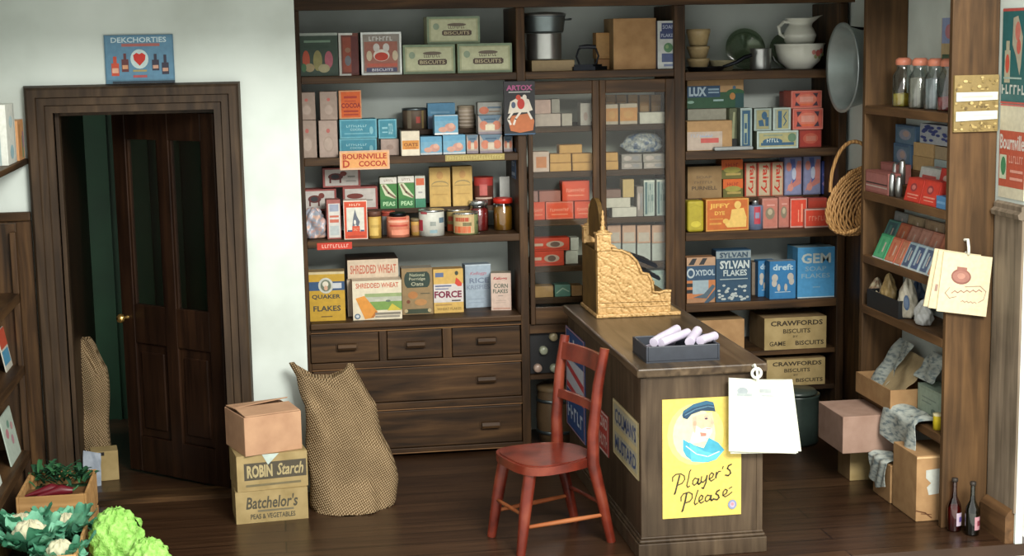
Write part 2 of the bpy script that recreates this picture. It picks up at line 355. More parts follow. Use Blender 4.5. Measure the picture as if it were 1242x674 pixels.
# chest of drawers with shelves above
dr = thing('shelved_dresser', 'dark wooden dresser with five drawers below and open shelves above', 'dresser', (.79, YF, 0))
MB().box(.162, .188, YF, YB-.005, 0, 2.585, WZ).build('side_panel', dr, bevel=.003)
MB().box(1.41, 1.46, YF, YB-.005, 0, 2.585, WZ).build('side_panel', dr, bevel=.004)
for z in (ZA, ZB_, ZS): shelf(dr, .188, 1.41, z)
MB().box(.188, 1.41, YF-.025, YB-.005, ZD-.035, ZD, WX).build('worktop', dr, bevel=.006)
c = MB().box(.188, 1.41, 9.0, YB-.005, .02, .78, WX)
for a, b_ in ((.755, .782), (.536, .580), (.282, .330), (.02, .052)):
    c.box(.188, 1.41, YF, 9.0, a+.007, b_, WX).box(.188, 1.41, YF-.001, 9.0, a, a+.007, EDGE)
xs = [atY(x, 415, YF).x for x in (375, 460, 469, 537, 548, 632)]
for a, b_ in ((.188, xs[0]), (xs[1], xs[2]), (xs[3], xs[4])): c.box(a, b_, YF, 9.0, .58, .755, WZ)
c.build('carcass', dr, bevel=.003)
def drawer(x0, x1, z0, z1, handles):
    g = MB().box(x0+.004, x1-.004, YF+.006, YF+.03, z0+.004, z1-.004, WX).build('drawer', dr, bevel=.004)
    for hx, hz in handles:
        h = MB(); h.box(hx-.062, hx+.062, YF-.001, YF+.006, hz-.02, hz+.02, WX)
        h.prism([(YF+.004, hz+.022), (YF-.02, hz+.018), (YF-.03, hz), (YF-.024, hz-.014), (YF-.016, hz-.014), (YF-.014, hz+.004), (YF+.004, hz+.006)], hx-.052, hx+.052, WX, axis='X')
        h.build('handle', g, loc=dr['_loc'])
def hp(x, y): p = atY(x, y, YF); return (p.x, p.z)
drawer(xs[0], xs[1], .58, .755, [hp(421, 421)]); drawer(xs[2], xs[3], .58, .755, [hp(504, 418)]); drawer(xs[4], xs[5], .58, .755, [hp(590, 413)])
drawer(.188, 1.41, .33, .536, [hp(590, 460), (.42, .44)]); drawer(.188, 1.41, .052, .282, [hp(595, 515), (.42, .17)])
# glazed cabinet in the middle
gc = thing('glazed_cabinet', 'dark wooden cupboard with two glazed doors between the open shelves', 'cabinet', (1.9, YF, 0))
MB().box(2.335, 2.40, YF, YB-.005, 0, 2.585, WZ).build('side_panel', gc, bevel=.004)
shelf(gc, 1.46, 2.335, ZA)
CZ = [atY(680, y, 8.99).z for y in (153, 208, 266, 322, 360)]
for z in CZ: MB().box(1.462, 2.333, 8.98, YB-.005, z-.035, z, WX).build('shelf', gc, bevel=.003)
MB().box(1.46, 2.335, YF, YB-.005, .70, .755, WX).build('bottom_board', gc)
MB().box(1.46, 2.335, YF, YB-.005, .425, .45, WX).build('bottom_board', gc)
ztop, zbot = 2.165, .755
def gdoor(x0, x1, s0, s1):
    f = MB().box(x0, x0+s0, YF-.02, YF+.012, zbot, ztop, WZ).box(x1-s1, x1, YF-.02, YF+.012, zbot, ztop, WZ)
    f.box(x0+s0, x1-s1, YF-.018, YF+.01, ztop-.075, ztop, WX).box(x0+s0, x1-s1, YF-.018, YF+.01, zbot, zbot+.1, WX)
    g = f.build('glazed_door', gc, bevel=.004)
    MB().box(x0+s0, x1-s1, YF-.003, YF+.001, zbot+.1, ztop-.075, PANE).build('pane', g, loc=gc['_loc'])
    return g
g1 = gdoor(1.466, 1.885, .028, .04); g2 = gdoor(1.888, 2.333, .035, .055)
MB().lathe([(.0, 0), (.018, .002), (.018, .012), (.008, .018), (.008, .028), (0, .028)], 0, 0, IRON, n=12, M=Matrix.Translation((1.872, 8.91, 1.46)) @ Matrix.Rotation(math.pi/2, 4, 'X')).build('knob', g1, loc=gc['_loc'])
# right hand open shelves
ws = thing('wall_shelving', 'dark wooden open shelving in the far right corner', 'shelving', (2.9, YF, 0))
MB().box(3.336, 3.385, YF, YB-.005, 0, 2.585, WZ).build('side_panel', ws, bevel=.004)
for z in (RA, RB, RC, RD): shelf(ws, 2.402, 3.336, z, th=.05)
for z in (.30, .525): MB().box(2.402, 3.336, YF+.02, YB-.005, z-.028, z, WX).build('shelf', ws)
# shelving on the right wall, open to the room
XS = 3.173; SR = (2.021, 1.560, 1.214, .936, .459)
ss = thing('side_shelving', 'brown wooden shelving along the right wall with five shelves', 'shelving', (3.29, 7.5, 0))
MB().box(XS, 3.408, 7.02, 7.055, 0, ZC-.002, PIL).build('end_panel', ss, bevel=.004)
MB().box(XS, 3.408, 8.10, 8.14, 0, ZC-.002, PIL).build('end_panel', ss, bevel=.004)
for z in SR: MB().box(XS, 3.408, 7.055, 8.10, z-.045, z, PILY).build('shelf', ss, bevel=.004)
MB().box(XS, XS+.05, 7.055, 8.1, 2.66, ZC-.002, PILY).build('top_rail', ss)
# low shelving and a bracket shelf on the left wall
XL = -1.272; SL = (1.193, .823, .384)
ls = thing('low_shelving', 'dark wooden low shelving along the left wall', 'shelving', (-1.45, 7.4, 0))
MB().box(-1.655, XL, 8.09, 8.12, 0, 1.54, WZ).box(XL-.03, XL, 8.06, 8.09, .0, 1.5, WZ).build('end_panel', ls, bevel=.004)
for z in SL: MB().box(-1.655, XL, 6.74, 8.09, z-.05, z, WY).build('shelf', ls, bevel=.006)
bs = thing('bracket_shelf', 'narrow brown wall shelf holding books left of the doorway', 'shelf', (-1.43, 7.5, 1.80))
MB().box(-1.658, -1.225, 6.8, 8.32, 1.82, 1.85, WY).build('board', bs, bevel=.004)
for y in (7.1, 8.0): MB().prism([(-1.658, 1.819), (-1.4, 1.819), (-1.658, 1.66)], y, y+.03, WZ).build('bracket', bs)

# ================================================================== goods
def lines(u0, v0, u1, v1, n, h, fill=.45):
    r_ = random.Random(int(u0*997+v0*131+n)); out = []; st = (v1-v0)/n
    for i in range(n):
        ins = r_.uniform(0, .18)*(u1-u0); out.append(('r', u0+ins, v0+st*i, u1-ins, v0+st*(i+fill), h))
    return out
def frame(h, t=.05, tv=None):
    tv = tv or t
    return [('r', 0, 0, 1, tv, h), ('r', 0, 1-tv, 1, 1, h), ('r', 0, tv, t, 1-tv, h), ('r', 1-t, tv, 1, 1-tv, h)]
def auto_y(xc, yb, zb, lo, hi):
    d = ray(xc, yb)
    if d.z >= -1e-4: return lo
    return max(lo, min(hi, CAM.y + d.y*(zb-CAM.z)/d.z))
def carton(name, label, cat, x0, x1, yt, yb, zb, Y=None, d=.1, body='#b09878', art=(), group=None, rz=0, side=None, top=None, lo=8.945, hi=9.34, sideart=None, bevel=.0025, topart=None):
    xc = (x0+x1)/2
    if Y is None: Y = auto_y(xc, yb, zb, lo, hi)
    d = min(d, YB-.012-Y) if Y > 8.9 else d
    ym = (yt+yb)/2
    X0, X1, Z1 = atY(x0, ym, Y).x, atY(x1, ym, Y).x, atY(xc, yt, Y).z
    m = MB().box(X0, X1, Y, Y+d, zb, Z1, body)
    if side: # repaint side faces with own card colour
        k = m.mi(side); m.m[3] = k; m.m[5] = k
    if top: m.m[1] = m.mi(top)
    if art: m.art((X0, Y, zb), (X1-X0, 0, 0), (0, 0, Z1-zb), (0, -1, 0), art)
    if sideart: m.art((X0, Y+d, zb), (0, -d, 0), (0, 0, Z1-zb), (-1, 0, 0), sideart)
    if topart: m.art((X0, Y, Z1), (X1-X0, 0, 0), (0, d, 0), (0, 0, 1), topart)
    o = m.build(name, loc=((X0+X1)/2, Y+d/2, zb), rz=math.radians(rz), bevel=bevel)
    tag(o, label, cat, group); return Z1
def can(name, label, x0, x1, yt, yb, zb, Y=None, body='#c03020', lid=None, art=(), group=None, cat='tin', lidh=.012, lo=8.95, hi=9.3, lidr=1.0, glassy=False, rim=True, fill=None):
    # Y is the front of the can
    xc = (x0+x1)/2
    if Y is None: Y = auto_y(xc, yb, zb, lo, hi)
    r_ = (atY(x1, yb, Y).x-atY(x0, yb, Y).x)/2; cx = atY(xc, (yt+yb)/2, Y).x; cy = Y+r_; Z1 = atY(xc, yt, Y+r_*.6).z
    H = Z1-zb; zl = Z1-lidh
    root = thing(name, label, cat, (cx, cy, zb), group)
    b_ = MB()
    if glassy:
        b_.lathe([(0, zb), (r_*.96, zb), (r_, zb+.008), (r_, zb+H*.72), (r_*.82, zb+H*.8), (r_*.82, zl)], cx, cy, JARG)
        b_.build('jar_body', root)
        MB().lathe([(0, zb+.004), (r_*.93, zb+.004), (r_*.93, zb+H*.7), (r_*.7, zb+H*.74), (0, zb+H*.74)], cx, cy, fill).build('contents', root)
        lr = r_*lidr
    else:
        pr_ = [(0, zb), (r_, zb), (r_, zl-.004), (r_*.97, zl)] + ([(0, zl)])
        b_.lathe(pr_, cx, cy, body); lr = r_*lidr
        for it in art:   # wrapped bands: ('b', v0, v1, hex, a0, a1) in degrees from the front
            v0, v1, h, a0, a1 = it; nn = 12
            V = []
            for q in range(nn+1):
                a = math.radians(a0+(a1-a0)*q/nn-90)
                for v in (v0, v1): V.append((cx+(r_+.0012)*math.cos(a), cy+(r_+.0012)*math.sin(a), zb+H*v))
            b_.add(V, [(2*q, 2*q+2, 2*q+3, 2*q+1) for q in range(nn)], h, True)
        b_.build('body', root)
    MB().lathe([(lr*.9, zl-.0005), (lr*1.02, zl), (lr*1.02, Z1-.003), (lr*.96, Z1), (lr*.9, Z1-.003), (0, Z1-.003)], cx, cy, lid or TINM).build('lid', root)
    return Z1

# ---- dresser, top shelf
BN = 'biscuit tins and boxes on the top shelf'
def fruit(h1='#b05038'):
    return [('e', .22, .38, .09, .22, h1), ('e', .5, .36, .11, .24, '#8a8555'), ('e', .77, .38, .1, .2, '#a55a68'), ('e', .3, .2, .12, .1, '#9a8a68'), ('e', .65, .18, .14, .1, '#a09a78'), ('r', .18, .78, .82, .83, '#6f8c78'), ('e', .5, .68, .32, .05, '#2e4438'), ('e', .16, .2, .06, .1, '#3f6a48')]
z1 = carton('biscuit_tin', 'square dark green tin with fruit picture, leftmost on the top shelf', 'tin', 360, 410, 40, 91, ZA, Y=8.97, d=.2, body='#38493f', top=TINM, art=[('r', .0, .94, 1, 1, '#9fa9a2'), ('r', .06, .04, .95, .9, '#34473c')]+fruit(), group=BN)
carton('biscuit_tin', 'narrow rusty red tin with silver edges, second on the top shelf', 'tin', 411, 435, 40, 91, ZA, Y=8.97, d=.18, body='#6a3b30', top=TINM, art=[('r', 0, 0, .12, 1, '#b9b9b2'), ('r', 0, .95, .7, 1, '#d5d8d3'), ('r', 0, 0, .6, .04, '#d5d8d3'), ('r', .2, .08, .62, .9, '#8a4432'), ('r', .62, .04, .98, .92, '#5d2c2a'), ('e', .45, .35, .16, .12, '#6a6c72'), ('e', .45, .6, .14, .06, '#8d6a55')], group=BN)
carton('biscuit_tin', 'square red and grey tin framed in bright silver on the top shelf', 'tin', 438, 487, 39, 91, ZA, Y=8.96, d=.2, body='#9aa19e', top=TINM, art=[('r', .05, .05, .94, .95, '#8d8780'), ('r', .08, .1, .9, .78, '#9c6558'), ('q', 7, .2, .8, .8, .9, '#c9cbc9'), ('e', .5, .46, .2, .14, '#d8d2c8'), ('e', .5, .43, .17, .1, '#b63d2c'), ('e', .2, .45, .07, .12, '#c2b69c'), ('e', .84, .45, .07, .12, '#c2b69c'), ('e', .38, .64, .08, .1, '#c9c6c2'), ('e', .62, .64, .08, .1, '#c9c6c2'), ('r', .15, .2, .88, .27, '#b55a4a'), ('r', .12, .07, .88, .17, '#4a4a66'), ('t', 'BISCUITS', .26, .09, .78, .15, '#d0d2dc')]+frame('#dfe6e4', .045), group=BN)
def bisc(): return [('r', .05, .08, .95, .92, '#a3a886'), ('r', .07, .12, .93, .88, '#b9bd9c')]+frame('#7d9077', .04, .08)+[('r', .3, .3, .82, .5, '#4d4038'), ('r', .28, .33, .84, .47, '#4d4038'), ('t', 'BISCUITS', .32, .34, .8, .46, '#b9b08e'), ('q', 8, .4, .56, .72, .66, '#54483f'), ('e', .56, .7, .18, .06, '#6b6155'), ('e', .17, .64, .06, .12, '#8a9c86')]
z1 = carton('biscuit_box', 'pale green biscuit box, lower left of the three stacked', 'box', 489, 552, 54, 89, ZA, Y=8.97, d=.22, body='#b3b48f', art=bisc(), group=BN)
carton('biscuit_box', 'pale green biscuit box, lower right of the three stacked', 'box', 555, 621, 52.5, 88, ZA, Y=8.97, d=.22, body='#b3b48f', art=bisc(), group=BN)
carton('biscuit_box', 'pale green biscuit box, topmost of the three stacked', 'box', 518, 582, 20, 53.5, z1+.002, Y=9.0, d=.2, body='#b3b48f', art=bisc(), group=BN)

# ---- dresser, second shelf
G2 = 'packets on the second shelf'
grey = [('e', .5, .72, .1, .06, '#b0625a'), ('e', .5, .36, .28, .22, '#9e8c80'), ('e', .5, .36, .23, .17, '#ad9b8f')]
b1 = carton('grey_packet', 'grey brown packet with red spot, lower left by the wall', 'packet', 361.5, 384, 146, 192, ZB_, Y=9.0, d=.14, body='#9a887c', art=grey, group='grey brown packets')
b2 = carton('grey_packet', 'grey brown packet with red spot, lower one beside the teal boxes', 'packet', 387, 409.5, 146, 192, ZB_, Y=9.0, d=.14, body='#a8958a', art=grey, group='grey brown packets')
carton('grey_packet', 'grey brown packet with red spot, upper left by the wall', 'packet', 361, 382.5, 112, 146, b1+.002, Y=9.01, d=.13, body='#978579', art=grey, group='grey brown packets')
carton('grey_packet', 'grey brown packet with red spot, upper one beside the orange box', 'packet', 388, 409, 111, 145, b2+.002, Y=9.01, d=.13, body='#9d8b7f', art=grey, group='grey brown packets')
teal = [('r', .07, .12, .9, .88, '#3f8ca2')]+frame('#66aabb', .045, .08)+[('q', 9, .18, .58, .75, .7, '#9fd0d8'), ('t', 'COCOA', .28, .4, .62, .52, '#a8d4da'), ('r', .12, .22, .8, .28, '#74b4c4'), ('e', .85, .4, .05, .2, '#82bcc8')]
t1 = carton('teal_box', 'long teal cocoa box lying lowest behind the yellow sign', 'box', 412, 457, 168, 188, ZB_, Y=9.06, d=.16, body='#3c869c', art=teal, group='teal cocoa boxes')
t2 = carton('teal_box', 'long teal cocoa box under the orange box', 'box', 412, 457, 144.5, 166, t1+.002, Y=9.06, d=.16, body='#3f8ca4', art=teal, group='teal cocoa boxes')
carton('orange_box', 'orange cocoa box standing on the teal boxes', 'box', 411, 438.5, 109.5, 143, t2+.002, Y=9.07, d=.1, body='#cf9a72', art=[('r', .1, .05, .95, .95, '#cf5c1c'), ('t', 'COCOA', .1, .38, .97, .56, '#8d2416', 0, .04), ('r', .22, .72, .8, .8, '#a8341c'), ('r', .25, .6, .75, .65, '#b8481c'), ('r', .2, .24, .85, .3, '#9c3018'), ('r', .2, .12, .85, .18, '#a83c1a')], group=G2)
t3 = carton('beige_box', 'small beige grey box under the square teal box', 'box', 462, 484, 168.5, 190, ZB_, Y=9.03, d=.12, body='#a8948a', art=[('e', .5, .5, .2, .15, '#998378')], group=G2)
carton('teal_box', 'small square teal cocoa box on the beige box', 'box', 459, 481, 144.5, 167, t3+.002, Y=9.05, d=.12, body='#3f8ea6', art=[('r', .1, .1, .88, .9, '#3c8a9e')]+frame('#6cb0c0', .07)+[('t', 'COCOA', .55, .2, .8, .8, '#a3d2da'), ('r', .2, .5, .5, .6, '#8cc4d0'), ('r', .2, .3, .5, .36, '#8cc4d0')], group='teal cocoa boxes')
# riser board across the back of the second shelf
rs = thing('shelf_riser', 'low dark wooden riser at the back of the second shelf', 'riser', (1.05, 9.25, ZB_))
RZ = atY(545, 156, 9.15).z
xa, xb = atY(487, 156, 9.15).x, 1.405
MB().box(xa, xb, 9.15, YB-.01, RZ-.03, RZ, WX).build('board', rs, bevel=.003)
for a in (xa, xb-.03): MB().box(a, a+.03, 9.17, YB-.01, ZB_, RZ-.031, WZ).build('support', rs)
carton('white_carton', 'white carton with an orange band on the second shelf', 'carton', 487, 509, 159, 190, ZB_, d=.08, body='#d6cdb8', art=[('r', .04, .26, .96, .62, '#c8883c'), ('t', 'OATS', .12, .38, .9, .52, '#7e4a1e', 0, .03), ('r', .2, .3, .8, .34, '#a8682c')], group=G2)
baby = lambda k: [('r', 0, .08, 1, 1, '#6fa3bd'), ('r', 0, .7, 1, 1, '#5f9bbb'), ('e', .66, .36, .24, .22, '#c08f80'), ('e', .36, .26, .2, .14, '#c99a88'), ('e', .72, .45, .12, .14, '#d0a490'), ('r', 0, 0, 1, .1, '#c4ccd0')]
peach = [('r', 0, 0, 1, 1, '#a89c92'), ('p', [(.0, 1), (1, 1), (.8, .6), (.2, .6)], '#60788a'), ('e', .24, .46, .18, .24, '#c27a60'), ('e', .78, .46, .18, .24, '#c27a60'), ('r', .36, .2, .64, .55, '#c9bda8'), ('r', 0, 0, 1, .13, '#8a8088'), ('r', .25, .75, .75, .82, '#39566e')]
f1 = carton('blue_packet', 'blue packet with a baby picture, left one in the front row', 'packet', 510, 536, 165.5, 187, ZB_, Y=8.99, d=.1, body='#5f93ae', art=baby(0), group='blue and peach food packets')
f2 = carton('blue_packet', 'blue packet with a baby picture, second in the front row', 'packet', 537.5, 564.5, 163.5, 186.5, ZB_, Y=8.98, d=.1, body='#5f93ae', art=baby(1), group='blue and peach food packets')
carton('peach_packet', 'narrow grey packet with peach spots in the front row', 'packet', 566, 580, 163.5, 185.5, ZB_, Y=8.99, d=.1, body='#9a9590', art=peach, group='blue and peach food packets')
f3 = carton('peach_packet', 'wide grey packet with two peach circles in the front row', 'packet', 582, 609, 163, 185, ZB_, Y=8.98, d=.1, body='#9a9590', art=peach, group='blue and peach food packets')
carton('peach_packet', 'dim packet set back at the right end of the front row', 'packet', 611, 621.5, 165, 184, ZB_, Y=9.06, d=.09, body='#7e7a78', art=peach, group='blue and peach food packets')
carton('blue_packet', 'bright blue packet with baby picture standing on the front row', 'packet', 527, 555.5, 139.5, 163.5, f2+.002, Y=8.99, d=.1, body='#6fa3bd', art=[('r', 0, .55, 1, 1, '#74a9c8')]+baby(2)+[('r', 0, 0, 1, .08, '#dfe3e4'), ('r', 0, .96, 1, 1, '#c3d4dc')], group='blue and peach food packets')
f4 = carton('peach_packet', 'grey packet with peach circles in the middle of the right stack', 'packet', 580, 608.5, 139.5, 162, f3+.002, Y=8.99, d=.1, body='#9a9590', art=peach+[('r', .3, .2, .7, .5, '#d6cfb4')], group='blue and peach food packets')
carton('peach_packet', 'grey packet with a peach circle on top of the right stack', 'packet', 579.5, 609, 124, 139, f4+.002, Y=9.01, d=.09, body='#8f8c86', art=[('r', 0, 0, 1, 1, '#8d8f8a'), ('e', .25, .35, .2, .3, '#b3664c'), ('r', .4, .5, .95, .65, '#4f6475'), ('r', .45, .2, .9, .3, '#77624f')], group='blue and peach food packets')
can('dark_tin', 'dark brown tin with a red dot on the riser', 489, 519, 131, 154, RZ, Y=9.16, body='#665648', lid=DSTEEL, art=[(.05, .9, '#7c715f', -40, -20), (.05, .9, '#8a7a52', 30, 42), (.3, .6, '#a8483e', 2, 22)], group='tins on the riser')
carton('blue_packet', 'plain blue packet behind on the riser', 'packet', 519, 552, 125, 153, RZ, Y=9.17, d=.08, body='#4d7f9e', art=[('r', 0, .5, 1, 1, '#4f86a8'), ('r', .1, .6, .8, .68, '#6d9cba'), ('r', .0, .0, .4, .5, '#54647c')], group='blue and peach food packets')
can('cream_tin', 'cream ribbed tin on the riser right of the blue packets', 556, 577, 128, 153, RZ, Y=9.16, body='#b0a08c', lid=paint('#a89b86'), art=[(.1+.16*i, .17+.16*i, '#c6b8a8', -60, 60) for i in range(5)], group='tins on the riser')

# ---- dresser, third shelf
rs = thing('shelf_riser', 'low dark wooden riser at the back of the third shelf', 'riser', (.75, 9.25, ZS))
RZ2 = atY(530, 251, 9.16).z
MB().box(.2, atY(600, 251, 9.16).x, 9.16, YB-.01, RZ2-.03, RZ2, WX).build('board', rs, bevel=.003)
for a in (.2, 1.2): MB().box(a, a+.03, 9.18, YB-.01, ZS, RZ2-.031, WZ).build('support', rs)
def cow(): return [('r', .06, .08, .94, .92, '#b9b4ae')]+frame('#8d4540', .04, .06)+[('e', .34, .55, .2, .18, '#5a2420'), ('r', .17, .22, .22, .55, '#5a2420'), ('r', .44, .22, .49, .55, '#5a2420'), ('e', .55, .7, .09, .13, '#6d2c22'), ('e', .33, .55, .11, .12, '#2c2c30'), ('r', .66, .5, .86, .58, '#7f8078'), ('r', .62, .28, .88, .34, '#8c8a86')]
c1 = carton('meat_cube_box', 'white and maroon box with a brown cow, at the left wall', 'box', 368, 408, 229.5, 254, RZ2, Y=9.18, d=.12, body='#8c4a45', art=cow(), group='cow picture boxes')
c2 = carton('meat_cube_box', 'white and maroon box with a brown cow, right of the pair beneath', 'box', 416, 458, 226.5, 252, RZ2, Y=9.18, d=.12, body='#8c4a45', art=[('r', .06, .08, .94, .92, '#b9b4ae')]+frame('#8d4540', .04, .06)+[('e', .35, .6, .24, .12, '#6d2c22'), ('r', .66, .38, .86, .44, '#7f8078')], group='cow picture boxes')
c12 = max(c1, c2)
carton('meat_cube_box', 'white and maroon box with a brown cow on top', 'box', 391.5, 437, 203.5, 227, c12+.002, Y=9.18, d=.12, body='#8c4a45', art=cow(), group='cow picture boxes')
# bag of sweets
def mottle(mats):
    k = ('mottle',)+tuple(mats)
    if k not in _m:
        m, b, L = base('mottled_bag', .35, spec=.5); n = noise(m, L, 26, 3); a = list(mats)+[mats[0]]*(3-len(mats)) if len(mats) < 3 else mats
        r = ramp(m, [(.38, a[0]), (.5, a[1]), (.62, a[2])]); L.new(n.outputs[0], r.inputs[0]); L.new(r.outputs[0], b.inputs['Base Color']); bump(m, L, n.outputs[0], b, .5, .01); _m[k] = m
    return _m[k]
def blob(x0, x1, yt, yb, zb, Y, d, mats, name, label, cat, seed=1, group=None, rough=.18):
    X0, X1 = atY(x0, yb, Y).x, atY(x1, yb, Y).x; Z1 = atY((x0+x1)/2, yt, Y).z; r_ = random.Random(seed); ph = [r_.uniform(0, 6) for _ in range(8)]
    cx, cy, cz, H = (X0+X1)/2, Y+d/2, zb, Z1-zb
    def fn(u, v):
        a = 2*math.pi*u; w = .82*(math.sin(math.pi*min(1, .12+v*.88))**.45) if v < .999 else 0
        if v <= 0: w = 0
        k = 1+rough*(.5*math.sin(3*a+ph[0]+5*v)+.3*math.sin(7*a+ph[1]-9*v)+.3*math.sin(5*a+ph[2]+13*v))
        return (cx+(X1-X0)/1.7*w*k*math.cos(a), cy+d/1.8*w*k*math.sin(a), cz+H*v)
    m = MB(); m.grid(fn, 48, 30, mottle(mats))
    o = m.build(name, loc=(cx, cy, cz)); tag(o, label, cat, group); return Z1
blob(365.5, 396, 252, 290, ZS, 8.99, .1, ['#b08f88', '#8a98a8', '#c2a090'], 'sweet_bag', 'crumpled clear bag of pinkish sweets at the left wall', 'bag', 3, rough=.4)
G3 = 'cartons on the third shelf'
carton('thin_carton', 'thin white and maroon carton beside the sweet bag', 'carton', 396, 413, 242, 290, ZS, d=.09, body='#93534c', art=[('r', .12, .04, .95, .9, '#c4c2bc'), ('r', .2, .7, .85, .88, '#8d96a8'), ('r', .2, .42, .85, .5, '#b8604c'), ('r', .2, .55, .85, .6, '#b8604c'), ('r', .2, .1, .85, .34, '#a9b3b4')], group=G3, rz=3)
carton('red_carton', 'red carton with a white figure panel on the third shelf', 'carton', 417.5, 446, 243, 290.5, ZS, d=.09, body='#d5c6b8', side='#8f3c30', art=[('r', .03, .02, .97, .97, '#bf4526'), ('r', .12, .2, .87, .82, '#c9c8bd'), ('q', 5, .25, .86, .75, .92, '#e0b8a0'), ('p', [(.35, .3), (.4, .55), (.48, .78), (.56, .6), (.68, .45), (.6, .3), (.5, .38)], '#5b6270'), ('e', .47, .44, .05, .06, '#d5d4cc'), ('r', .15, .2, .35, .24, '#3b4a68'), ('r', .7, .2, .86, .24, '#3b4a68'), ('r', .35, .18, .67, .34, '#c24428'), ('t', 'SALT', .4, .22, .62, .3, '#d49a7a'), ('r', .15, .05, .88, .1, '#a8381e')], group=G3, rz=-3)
YT = 'tins and jars in the front row of the third shelf'
can('yellow_jar', 'slim yellow tin with a dark lid beside the red carton', 446.5, 463, 256, 289, ZS, body='#bd9a4a', lid=paint('#5c3c2e'), art=[(.1, .75, '#c9ab5c', -50, 30), (.4, .5, '#a0803c', -40, 40)], group=YT, lidh=.03, cat='tin')
can('red_tin', 'grey and red tin half hidden behind the salmon tin', 463.5, 480, 256, 286, ZS, Y=9.09, body='#9c4034', lid=paint('#a84a3a'), art=[(.0, .8, '#8e8e8e', -70, 5)], group=YT)
can('salmon_tin', 'salmon pink squat tin with a dark lid', 470, 498, 258, 288.5, ZS, body='#cf8066', lid=IRON, art=[(.62, .7, '#e0a890', -60, 60), (.45, .53, '#b0493a', -50, 50), (.1, .32, '#d88a70', -40, 60), (.75, .82, '#b04c3c', -45, 40)], group=YT, lidr=.72, lidh=.022)
can('mustard_jar', 'tiny yellow pot between the salmon and white tins', 498.5, 511, 264.5, 285.5, ZS, body='#b8934c', lid=paint('#6d6248'), art=[(.2, .6, '#a0764c', -50, 40)], group=YT, lidh=.018)
can('white_tin', 'large white tin with a red patch and dark spots', 509.5, 540.5, 254, 287, ZS, body='#c4c6bd', art=[(.2, .62, '#a03040', -80, -48), (.5, .7, '#5c7280', 30, 65), (.4, .56, '#8b928c', -12, 14), (.12, .24, '#7f9aa2', -14, 20), (.85, .93, '#9c4048', -60, -25)], group=YT)
can('soup_tin', 'green topped orange tin partly behind another', 543, 566, 253.5, 284, ZS, Y=9.1, body='#a08d5c', art=[(.05, .35, '#b04c2c', -70, 20), (.5, .7, '#a8503a', -60, 0)], group=YT)
can('soup_tin', 'cream green and orange tin at the front by the red jar', 551.5, 582, 257, 289, ZS, Y=8.96, body='#7f8a5c', art=[(.06, .94, '#b9a378', -75, 35), (.08, .38, '#c05a34', -65, 15), (.6, .78, '#a8482e', -60, 10), (.4, .56, '#6f6a48', -20, 20), (.45, .6, '#47543c', 50, 80)], group=YT)
can('red_jar', 'glass jar of red preserve with a silver lid', 570, 594, 243, 281, ZS, Y=9.09, body='', glassy=True, fill='#a01c1c', lid=TINM, group=YT, lidh=.028, lidr=.95, cat='jar')
can('orange_jar', 'glass jar of orange preserve with a red lid', 600, 623.5, 240, 281, ZS, Y=9.08, body='', glassy=True, fill='#b4761c', lid=paint('#b5281c', .35), group=YT, lidh=.03, lidr=.98, cat='jar')
peas = [('r', 0, .2, 1, .78, '#3b7a3a'), ('p', [(.05, .78), (.35, .78), (.95, .38), (.9, .3), (.3, .42)], '#c7cfae'), ('l', [(.2, .74), (.5, .5), (.9, .34)], .012, '#7a6450'), ('r', 0, .0, 1, .3, '#2f6e3c'), ('t', 'PEAS', .16, .08, .88, .22, '#a9d0a2', 0, .03), ('r', 0, .8, 1, 1, '#d0cfc4'), ('q', 5, .25, .86, .8, .93, '#8a6a62')]
carton('pea_packet', 'green and white dried pea packet, left of the two alike', 'packet', 461, 481.5, 215, 251.5, RZ2, Y=9.17, d=.09, body='#6e7a50', art=peas, group='green pea packets')
carton('pea_packet', 'green and white dried pea packet, right of the two alike', 'packet', 483, 502.5, 213.5, 250.5, RZ2, Y=9.17, d=.09, body='#6e7a50', art=peas, group='green pea packets')
carton('pea_packet', 'narrow packet in orange, white and green stripes', 'packet', 503.5, 516, 213, 250.5, RZ2, Y=9.17, d=.09, body='#b8bdb0', art=[('r', .1, .7, .9, .92, '#c2603c'), ('r', .1, .3, .9, .7, '#c9cbc0'), ('r', 0, 0, 1, .28, '#347a5e'), ('r', .3, .45, .7, .5, '#9a9c98')], group='green pea packets')
yel = [('r', .05, .03, .95, .97, '#bd9c58'), ('e', .5, .56, .4, .1, '#8a7a50'), ('e', .5, .53, .4, .1, '#bd9c58'), ('r', .1, .52, .9, .54, '#8d7848'), ('e', .5, .8, .16, .1, '#b58a50'), ('r', .15, .3, .85, .33, '#ac8a4a')]
carton('yellow_carton', 'tall buff yellow carton, left one of the pair', 'carton', 521.5, 547, 203, 249.5, RZ2, Y=9.17, d=.08, body='#bd9c5a', side='#a88c54', art=yel, group='buff yellow cartons', rz=-4)
carton('yellow_carton', 'tall buff yellow carton, right one of the pair', 'carton', 549, 573, 201.5, 248.5, RZ2, Y=9.17, d=.08, body='#b89a5c', art=yel, group='buff yellow cartons')
can('cocoa_tin', 'small dark red tin behind the red preserve jar', 576, 600, 214.5, 249, RZ2, Y=9.17, body='#5e3228', lid=paint('#9c3428'), art=[(.7, .95, '#a03430', -70, 60), (.35, .75, '#b5605a', -30, 15), (.22, .28, '#b8a494', -60, 50)], group=YT)
